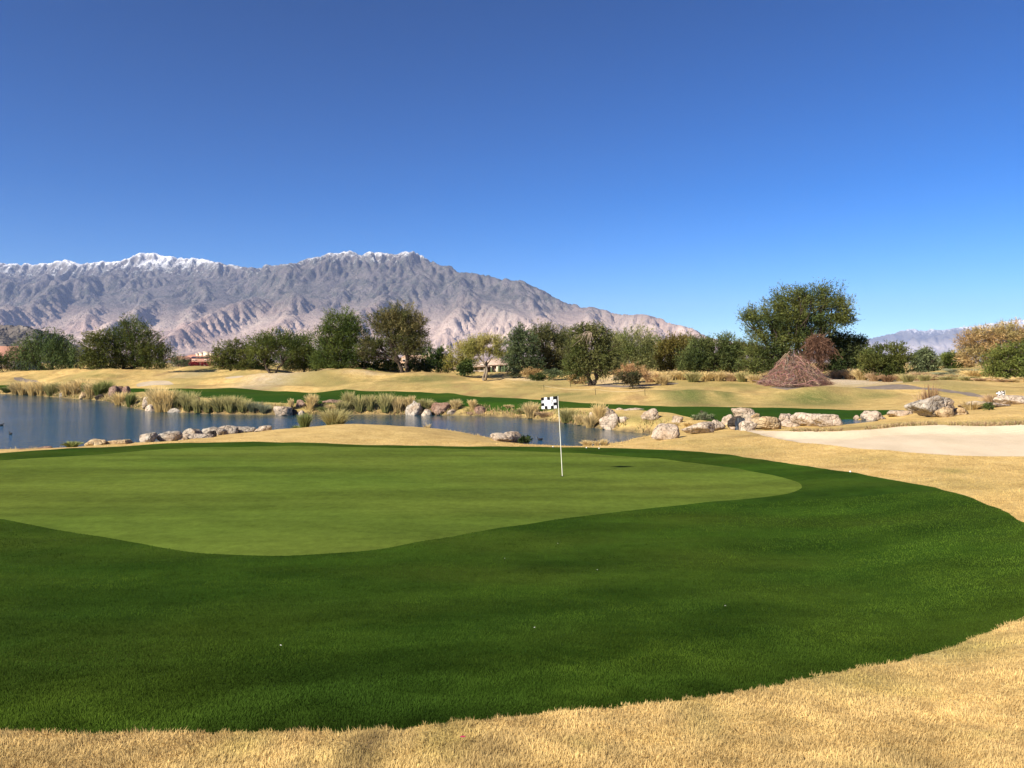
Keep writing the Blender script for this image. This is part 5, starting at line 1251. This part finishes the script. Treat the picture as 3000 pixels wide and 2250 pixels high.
# ------------------------------------------------------------------ flagstick
WHITE = flat('flag_white', (.82, .82, .82), .8, .2, .03); BLACK = flat('flag_black', (.012, .012, .014), .8, .2, .1); INK = flat('flag_ink', (.05, .05, .06), .8)
def flagstick(label, px, Y, pole_top, top_px, fl, base_z=None, logo=True, shake=1.0, seed=0):
    X = W(px, Y); z = T1(X, Y) if base_z is None else base_z
    root = empty('flagstick', (X, Y, z)); tag(root, label, 'flagstick', 'flagsticks on the course')
    tx, tz = W(top_px, Y) - X, ZP(pole_top, Y) - z
    V, f = tube([(0, 0, -.08), (tx * .5, 0, tz * .5), (tx, 0, tz)], [.0105, .0095, .008], 10)
    mk('pole', V, f, flat('pole_paint', (.80, .78, .66), .35, .5, .04), root, smooth=True)
    cap, cf_ = ICO4; mk('pole_cap', cap * .011 + np.array([tx, 0, tz]), cf_, BLACK, root, smooth=True)
    a = np.linspace(0, 2 * math.pi, 28, endpoint=False)
    ring = [np.stack([np.cos(a) * r, np.sin(a) * r, np.full(28, h)], 1) for r, h in ((.054, .006), (.054, -.05), (.0, -.05))]
    # cup: no hole is cut, a black disc paints its dark inside
    Vc = np.vstack([np.stack([np.cos(a) * .057, np.sin(a) * .057, np.full(28, .005)], 1), np.stack([np.cos(a) * .052, np.sin(a) * .052, np.full(28, .006)], 1), [[0, 0, .0045]]])
    fq = np.array([(k, (k + 1) % 28, 28 + (k + 1) % 28, 28 + k) for k in range(28)]); ft = np.array([(28 + k, 28 + (k + 1) % 28, 56) for k in range(28)])
    mk('cup', Vc, [fq, ft], BLACK, root)
    (ulx, uly), (urx, ury), (lrx, lry), (llx, lly) = fl       # flag corners in image pixels
    def P(u, v, off=0.0):                                       # u 0..1 from free edge to pole, v 0..1 from top
        px_ = (ulx * (1 - u) + urx * u) * (1 - v) + (llx * (1 - u) + lrx * u) * v
        py_ = (uly * (1 - u) + ury * u) * (1 - v) + (lly * (1 - u) + lry * u) * v
        amp = (1 - u) * shake
        dy = .035 * amp * np.sin(5.2 * u + 2.0 * v + seed) + .02 * amp * np.sin(11 * u - 3 * v + seed)
        dz = .006 * amp * np.sin(6 * u + 1 + seed)
        return np.stack([W(px_, Y) - X, dy + off, ZP(py_, Y) - z + dz], -1)
    CUT = np.array([0, .178, .356, .534, .712, .89, 1.0]); n = 5
    us = np.concatenate([np.linspace(CUT[i], CUT[i + 1], n, endpoint=False) for i in range(6)] + [[1.0]]); vs_ = np.linspace(0, 1, 4 * n + 1)
    U, Vv = np.meshgrid(us, vs_, indexing='ij')
    G = P(U, Vv).reshape(-1, 3); nv = len(vs_)
    fq, mi = [], []
    pat = ['BWBWB', 'WwwwW', 'BwwwB', 'WBWBW']
    for i in range(len(us) - 1):
        for j in range(nv - 1):
            fq.append((i * nv + j, (i + 1) * nv + j, (i + 1) * nv + j + 1, i * nv + j + 1))
            ci, rj = i // n, j // n
            mi.append(1 if ci >= 5 else (0 if pat[rj][ci] in 'Ww' else 1))
    fl_o = mk('flag', G, np.array(fq), root and None, root, smooth=True, mats=[WHITE, BLACK], midx=mi)
    if logo:
        def stroke(pts, wd):
            out = []; fs = []
            pts = np.array(pts, float); d = np.gradient(pts, axis=0); d /= np.linalg.norm(d, axis=1)[:, None] + 1e-9
            nrm = np.stack([-d[:, 1], d[:, 0] * 1.25], 1); m = len(pts)
            wdt = wd * np.sin(np.linspace(.35, math.pi - .35, m))[:, None]
            for s_ in (-1, 1):
                q = pts + nrm * wdt * s_; out.append(P(q[:, 0], q[:, 1], -.004))
            return np.vstack(out), np.array([(k, k + 1, m + k + 1, m + k) for k in range(m - 1)])
        S = [stroke([(.385, .33), (.41, .36), (.43, .42)], .010), stroke([(.41, .34), (.44, .37), (.45, .36)], .008), stroke([(.46, .33), (.50, .40), (.55, .47)], .011),
             stroke([(.535, .41), (.60, .30), (.67, .20), (.70, .14)], .008), stroke([(.575, .53), (.62, .43), (.68, .32), (.72, .27)], .012), stroke([(.69, .14), (.71, .17), (.72, .22)], .008)]
        for (u0, u1, v, w_) in ((.27, .42, .585, .004), (.44, .53, .578, .006), (.54, .64, .565, .007), (.33, .44, .63, .003), (.46, .60, .625, .005), (.26, .34, .655, .004), (.39, .44, .65, .004)):
            S.append(stroke([(u0, v), ((u0 + u1) / 2, v - .002), (u1, v)], w_))
        V, f = join(S); mk('printed_mark', V, f, INK, fl_o)
    return root
flagstick('flagstick with black and white checkered flag on the putting green', 1648, 21.3, 1159, 1634.5, ((1585, 1166), (1634, 1160), (1637, 1196), (1587, 1199)))
flagstick('distant flagstick with small checkered flag above the pinkish slab at right', 2946, 46, 1143, 2944, ((2920, 1148), (2943, 1144), (2945, 1157), (2921, 1160)), shake=1.6, seed=2)

# ------------------------------------------------------------------ rope stakes beyond the fairway
STK = flat('stake_green', (.05, .055, .03), .8)
sp_ = []
for i, (px, py, h, Y) in enumerate([(1594, 1158, 12, 71), (1672, 1140, 12, 76), (1745, 1175, 13, 63.5), (1890, 1181, 13, 60.5)]):
    X = W(px, Y); z = T1(X, Y); H = h * Y / F + .15
    V, f = join([tube([(0, 0, -.1), (-.02, 0, H * .6), (-.04, 0, H)], [.022, .02, .016], 7), tube([(-.04, -.05, H * .86), (-.04, 0, H * .88), (-.04, .05, H * .86)], [.012, .014, .012], 6)])
    o = mk('rope_stake', V, f, STK, smooth=True); o.location = (X, Y, z)
    tag(o, ['short dark stake on the dry slope just above the flag', 'short dark stake farthest up the dry slope near the lone mesquite', 'short dark stake right of the flag holding the rope', 'rightmost short dark stake beyond the fairway'][i], 'stake', 'rope stakes beyond the fairway')
    sp_.append(np.array([X - .04, Y, z + H * .88]))
for i, (a, b) in enumerate([(0, 2), (2, 3)]):
    t_ = np.linspace(0, 1, 16)[:, None]; p = sp_[a] * (1 - t_) + sp_[b] * t_ - np.array([0, 0, .16]) * (4 * t_ * (1 - t_))
    gz = terr(p[:, 0], p[:, 1]) + .03; p[:, 2] = np.maximum(p[:, 2], gz)
    V, f = tube(p, np.full(16, .010), 5); o = mk('rope', V, f, flat('rope_fibre', (.55, .46, .30), .9), smooth=True)
    tag(o, ['thin pale rope strung between the two left stakes', 'thin pale rope strung between the two right stakes'][i], 'rope', 'ropes beyond the fairway')

# ------------------------------------------------------------------ water birds
def bird():
    D, f = ICO4
    x, y, z = D[:, 0], D[:, 1], D[:, 2]
    B = np.stack([x * .17 * (1 - .15 * x), y * .085 * (1 - .35 * np.clip(-x, 0, 1)), z * .075 + .045 + .05 * np.clip(-x - .3, 0, 1)], 1)
    parts = [(B, f)]
    tri = lambda vf: (vf[0], np.vstack([vf[1][:, [0, 1, 2]], vf[1][:, [0, 2, 3]]]))
    nk = tri(tube([(.10, 0, .07), (.135, 0, .10), (.145, 0, .13), (.155, 0, .145)], [.045, .030, .026, .024], 10))
    H = np.stack([x * .045 + .165, y * .034, z * .036 + .155], 1)
    parts += [nk, (H, f)]
    return join(parts), tube([(.20, 0, .152), (.225, 0, .146), (.245, 0, .142)], [.014, .010, .003], 7)
(bV, bF), (kV, kF) = bird()
FEA, BEAK = flat('dark_feather', (.012, .012, .014), .6, .3, .3, 30), flat('beak', (.55, .52, .42), .5)
bme = None
for i, (px, py, rz, lb) in enumerate([(3, 1247, .4, 'dark water bird at the left edge of the lake, upper of two'), (31, 1272, 2.6, 'dark water bird on open water at the far left, lower of two'), (1582, 1289, 3.0, 'dark water bird swimming just left of the flagstick'), (1741, 1296, 1.2, 'dark water bird near the dry sprigs right of the flagstick')]):
    Y = wy(py); root = empty('water_bird', (W(px, Y), Y, 0.0), rz); root.scale = (.85,) * 3
    tag(root, lb, 'bird', 'dark birds on the lake')
    if bme is None:
        b = mk('body', bV, bF, FEA, root, smooth=True); k = mk('beak', kV, kF, BEAK, root, smooth=True); bme = (b, k)
    else:
        for s_ in bme:
            c = s_.copy(); c.parent = root; COL.objects.link(c)

# ------------------------------------------------------------------ small things lying on the turf
BALL = flat('ball_white', (.80, .79, .76), .4, .4, .03)
def speck(name, px, py, ymin, V, f, mat, label, cat, lift=0.0, rz=0.0):
    X, Y = hit([(px, py)], ymin)[0]
    o = mk(name, V, f, mat, smooth=True); o.location = (X, Y, T1(X, Y) + lift); o.rotation_euler = (0, 0, rz); tag(o, label, cat); return o
bd_ = ICO4[0] * .0215
for i, (px, py, lb) in enumerate([(1620, 1311, 'white ball on the far fringe left of the flagstick'), (1718, 1314, 'white ball on the far fringe below the leftmost dry sprig'), (1755, 1316, 'white ball on the far fringe, rightmost of three'), (2491, 1385, 'white ball on the edge of the fringe below the bunker')]):
    speck('golf_ball', px, py, 10, bd_, ICO4[1], BALL, lb, 'ball', .03)['group'] = 'white balls on the fringe'
def petal(s):
    u = np.linspace(-1, 1, 7); P_ = []
    for k in u:
        w_ = .5 * math.sqrt(max(0, 1 - k * k)) + .02
        P_ += [(k * s, -w_ * s, .25 * s * w_), (k * s, 0, .02 * s), (k * s, w_ * s, .3 * s * w_)]
    V = np.array(P_); f = np.array([(3 * i + j, 3 * i + 3 + j, 3 * i + 4 + j, 3 * i + 1 + j) for i in range(6) for j in range(2)])
    return V, f
pv, pf = petal(.011)
speck('fallen_petal', 1356, 2184, 2.0, pv * 1.4, pf, flat('magenta_petal', (.42, .03, .09), .7), 'small magenta petal lying on the dry foreground grass', 'petal', .045)
for i, (px, py, lb) in enumerate([(1634, 1597, 'white leaf scrap on the fringe nearest the green edge'), (1750, 1675, 'white leaf scrap, rightmost on the middle of the fringe'), (1478, 1641, 'white leaf scrap on the fringe left of the other scraps'), (2125, 1782, 'white leaf scrap low on the right part of the fringe'), (1566, 1847, 'white leaf scrap lowest on the fringe at centre'), (822, 1900, 'white leaf scrap low on the left part of the fringe')]):
    speck('leaf_scrap', px, py, 3.0, pv, pf, BALL, lb, 'leaf', .028, i * 1.1)['group'] = 'white leaf scraps on the fringe'

# ------------------------------------------------------------------ turf blades (nobody could count them)
def turf_blades(name, n, y0, y1, zone_fn, ln, wd, lo, hi, lean, seed, label, pow_=1.0, patch=None, pxr=(-280, 3280)):
    g = np.random.default_rng(seed)
    px = g.uniform(pxr[0], pxr[1], n); q = g.uniform(0, 1, n)
    Y = 1 / ((1 / y0) * (1 - q) + (1 / y1) * q) if pow_ == 1.0 else y0 * (y1 / y0) ** q
    X = W(px, Y)
    k = zone_fn(X, Y); X, Y = X[k], Y[k]; n = len(X)
    z = terr(X, Y)
    sc = np.maximum(1.0, Y / 7.0)
    L = ln[0] + (ln[1] - ln[0]) * g.uniform(0, 1, n) ** 1.5
    cl = .8 + .5 * fbm(X * 5, Y * 5, 3, 61)
    L = L * cl
    a = g.uniform(0, 2 * math.pi, n); th = np.abs(g.normal(0, lean, n))
    flow = fbm(X * 1.3, Y * 1.3, 2, 63) * 2.5
    dx = np.sin(th) * np.cos(a) + .25 * np.cos(flow * 3); dy = np.sin(th) * np.sin(a) + .25 * np.sin(flow * 3)
    w_ = wd * sc * g.uniform(.7, 1.3, n)
    b = g.uniform(0, math.pi, n)
    sx, sy = np.cos(b) * w_, np.sin(b) * w_ * .6
    V = np.empty((n, 3, 3))
    V[:, 0] = np.stack([X - sx, Y - sy, z - .002], 1); V[:, 1] = np.stack([X + sx, Y + sy, z - .002], 1)
    V[:, 2] = np.stack([X + dx * L, Y + dy * L, z + np.maximum(.3, np.cos(th)) * L], 1)
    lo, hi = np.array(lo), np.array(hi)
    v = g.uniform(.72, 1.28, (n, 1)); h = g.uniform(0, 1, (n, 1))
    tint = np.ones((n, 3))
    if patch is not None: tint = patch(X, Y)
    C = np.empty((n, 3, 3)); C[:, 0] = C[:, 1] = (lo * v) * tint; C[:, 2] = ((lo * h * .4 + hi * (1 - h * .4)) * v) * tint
    o = mk(name, V.reshape(-1, 3), np.arange(3 * n).reshape(n, 3), TURFB, col=C.reshape(-1, 3))
    tag(o, label, kind='stuff'); return o
def ragged(X, Y):
    k = (.035 * sstep(14, 5, Y) + .03)
    return X + k * (pn(X * 9, Y * 9, 101) + 1.4 * pn(X * 2.3, Y * 2.3, 103) * sstep(.0, 4, X)), Y + k * (pn(X * 9, Y * 9, 102) + 1.4 * pn(X * 2.3, Y * 2.3, 104) * sstep(.0, 4, X))
def in_fringe(X, Y):
    Xr, Yr = ragged(X, Y); return inside(FRINGE_P, Xr, Yr) & ~inside(GREEN_P, X, Y)
def in_dry(X, Y):
    Xr, Yr = ragged(X, Y); return ~inside(FRINGE_P, Xr, Yr) & ~inside(BUNK, X, Y)
_gx, _gy = np.meshgrid(np.linspace(-16, 16, 160), np.linspace(2.5, 33, 150), indexing='ij')
_gd = sdist(GREEN_P[::3], _gx, _gy)
def gdist(X, Y):
    i = np.clip((X + 16) / 32 * 159, 0, 158.99); j = np.clip((Y - 2.5) / 30.5 * 149, 0, 148.99); ii, jj = i.astype(int), j.astype(int); u, v = i - ii, j - jj
    return (_gd[ii, jj] * (1 - u) + _gd[ii + 1, jj] * u) * (1 - v) + (_gd[ii, jj + 1] * (1 - u) + _gd[ii + 1, jj + 1] * u) * v
def fr_patch(X, Y):
    t_ = fbm(X * .55, Y * .35, 3, 71)[:, None]; s_ = fbm(X * 1.7, Y * 1.2, 2, 73)[:, None]; st = np.clip(2.2 * np.sin(gdist(X, Y) * 3.6 + .8 * fbm(X * .3, Y * .3, 2, 75)), -1, 1)[:, None]
    rt = (sstep(1.5, 7, X) * sstep(5, 8, Y) * 1.0)[:, None]
    k = 1 + .45 * t_ + .22 * s_ + .20 * st + rt
    y = np.clip(.45 + 1.1 * t_ + rt, 0, 1)
    return k * (np.array([.92, .98, 1.05]) * (1 - y) + np.array([1.22, 1.06, .95]) * y)
def dry_patch(X, Y):
    t_ = fbm(X * .9, Y * .9, 3, 81)[:, None]; s_ = fbm(X * 3.2, Y * 3.2, 3, 83)[:, None]
    k = 1 + .34 * t_ + .60 * s_
    g_ = np.clip(fld(GREENB, X, Y) * 1.1 + .25 * s_[:, 0] + 1.2 * np.clip(fbm(X * 1.4, Y * 1.4, 3, 85) - .22, 0, 1), 0, .8)[:, None]; b_ = fld(BAREB, X, Y)[:, None]
    c = k * (np.array([1, 1, 1]) * (1 - g_) + np.array([.50, .62, .40]) * g_)
    return np.clip(c * (1 - .45 * b_), .15, 1.5)
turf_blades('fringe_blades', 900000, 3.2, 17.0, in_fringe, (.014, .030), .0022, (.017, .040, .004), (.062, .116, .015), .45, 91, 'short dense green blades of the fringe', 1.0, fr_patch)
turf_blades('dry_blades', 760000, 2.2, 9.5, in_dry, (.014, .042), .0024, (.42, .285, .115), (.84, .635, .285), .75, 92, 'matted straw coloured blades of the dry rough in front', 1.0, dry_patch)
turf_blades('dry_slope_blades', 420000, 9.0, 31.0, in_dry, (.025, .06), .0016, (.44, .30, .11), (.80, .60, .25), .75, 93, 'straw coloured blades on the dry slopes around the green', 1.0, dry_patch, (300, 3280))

def weeds(name, P, Y0, Y1, n, sd0, sd1, hh, tones, label, seed, ok=None):
    g = np.random.default_rng(seed)
    seg = np.roll(P, -1, 0) - P; Ls = np.linalg.norm(seg, axis=1); k = g.choice(len(P), n * 2, p=Ls / Ls.sum()); t_ = g.uniform(0, 1, (n * 2, 1))
    p = P[k] + seg[k] * t_; nr = np.stack([seg[k][:, 1], -seg[k][:, 0]], 1); nr /= np.linalg.norm(nr, axis=1)[:, None] + 1e-9
    if inside(P, *(p[:1] + nr[:1] * .01).T)[0]: nr = -nr
    p = p + nr * g.uniform(sd0, sd1, (n * 2, 1))
    m = (p[:, 1] > Y0) & (p[:, 1] < Y1) & (np.abs(p[:, 0] / p[:, 1]) < .72)
    m &= fbm(p[:, 0] * .6, p[:, 1] * .6, 3, seed) > -.12
    if ok is not None: m &= ok(p, nr)
    p = p[m][:n]; n = len(p)
    z = np.maximum(terr(p[:, 0], p[:, 1]), -.02)
    b = np.stack([p[:, 0], p[:, 1], z - .01], 1); h = g.uniform(hh[0], hh[1], n) * (.7 + .6 * g.uniform(0, 1, n))
    tip = b + np.stack([g.normal(0, .45, n) * h, g.normal(0, .45, n) * h, h], 1); bend = (b + tip) / 2 + np.array([0, 0, .2]) * h[:, None]
    idx = g.integers(0, len(tones), n); lo = np.array([GC[t2][0] for t2 in tones])[idx]; hi = np.array([GC[t2][1] for t2 in tones])[idx]
    v = g.uniform(.6, 1.2, (n, 1))
    V, f, C = blades(b, tip, bend, g.uniform(.008, .02, n) * np.maximum(1, p[:, 1] / 45), lo * v, hi * v, 2)
    o = mk(name, V, f, STRAW, col=C); tag(o, label, kind='stuff')
weeds('bank_weeds', LAKE, 44.5, 112, 15000, .0, 1.3, (.10, .34), ['straw', 'tanr', 'olive', 'straw', 'rust', 'green'], 'ragged dry weeds along the far bank of the lake', 201)
weeds('bunker_lip_grass', BUNK, 24, 40, 9000, -.05, .5, (.05, .14), ['straw', 'rust', 'tanr', 'olive'], 'shaggy brown grass along the upper lip of the bunker', 203, lambda p, nr: nr[:, 1] > .3)
weeds('shore_grass', LAKE, 30, 44, 6000, .2, 1.6, (.04, .12), ['straw', 'gold', 'tanr'], 'short dry grass along the near shore of the lake', 205)
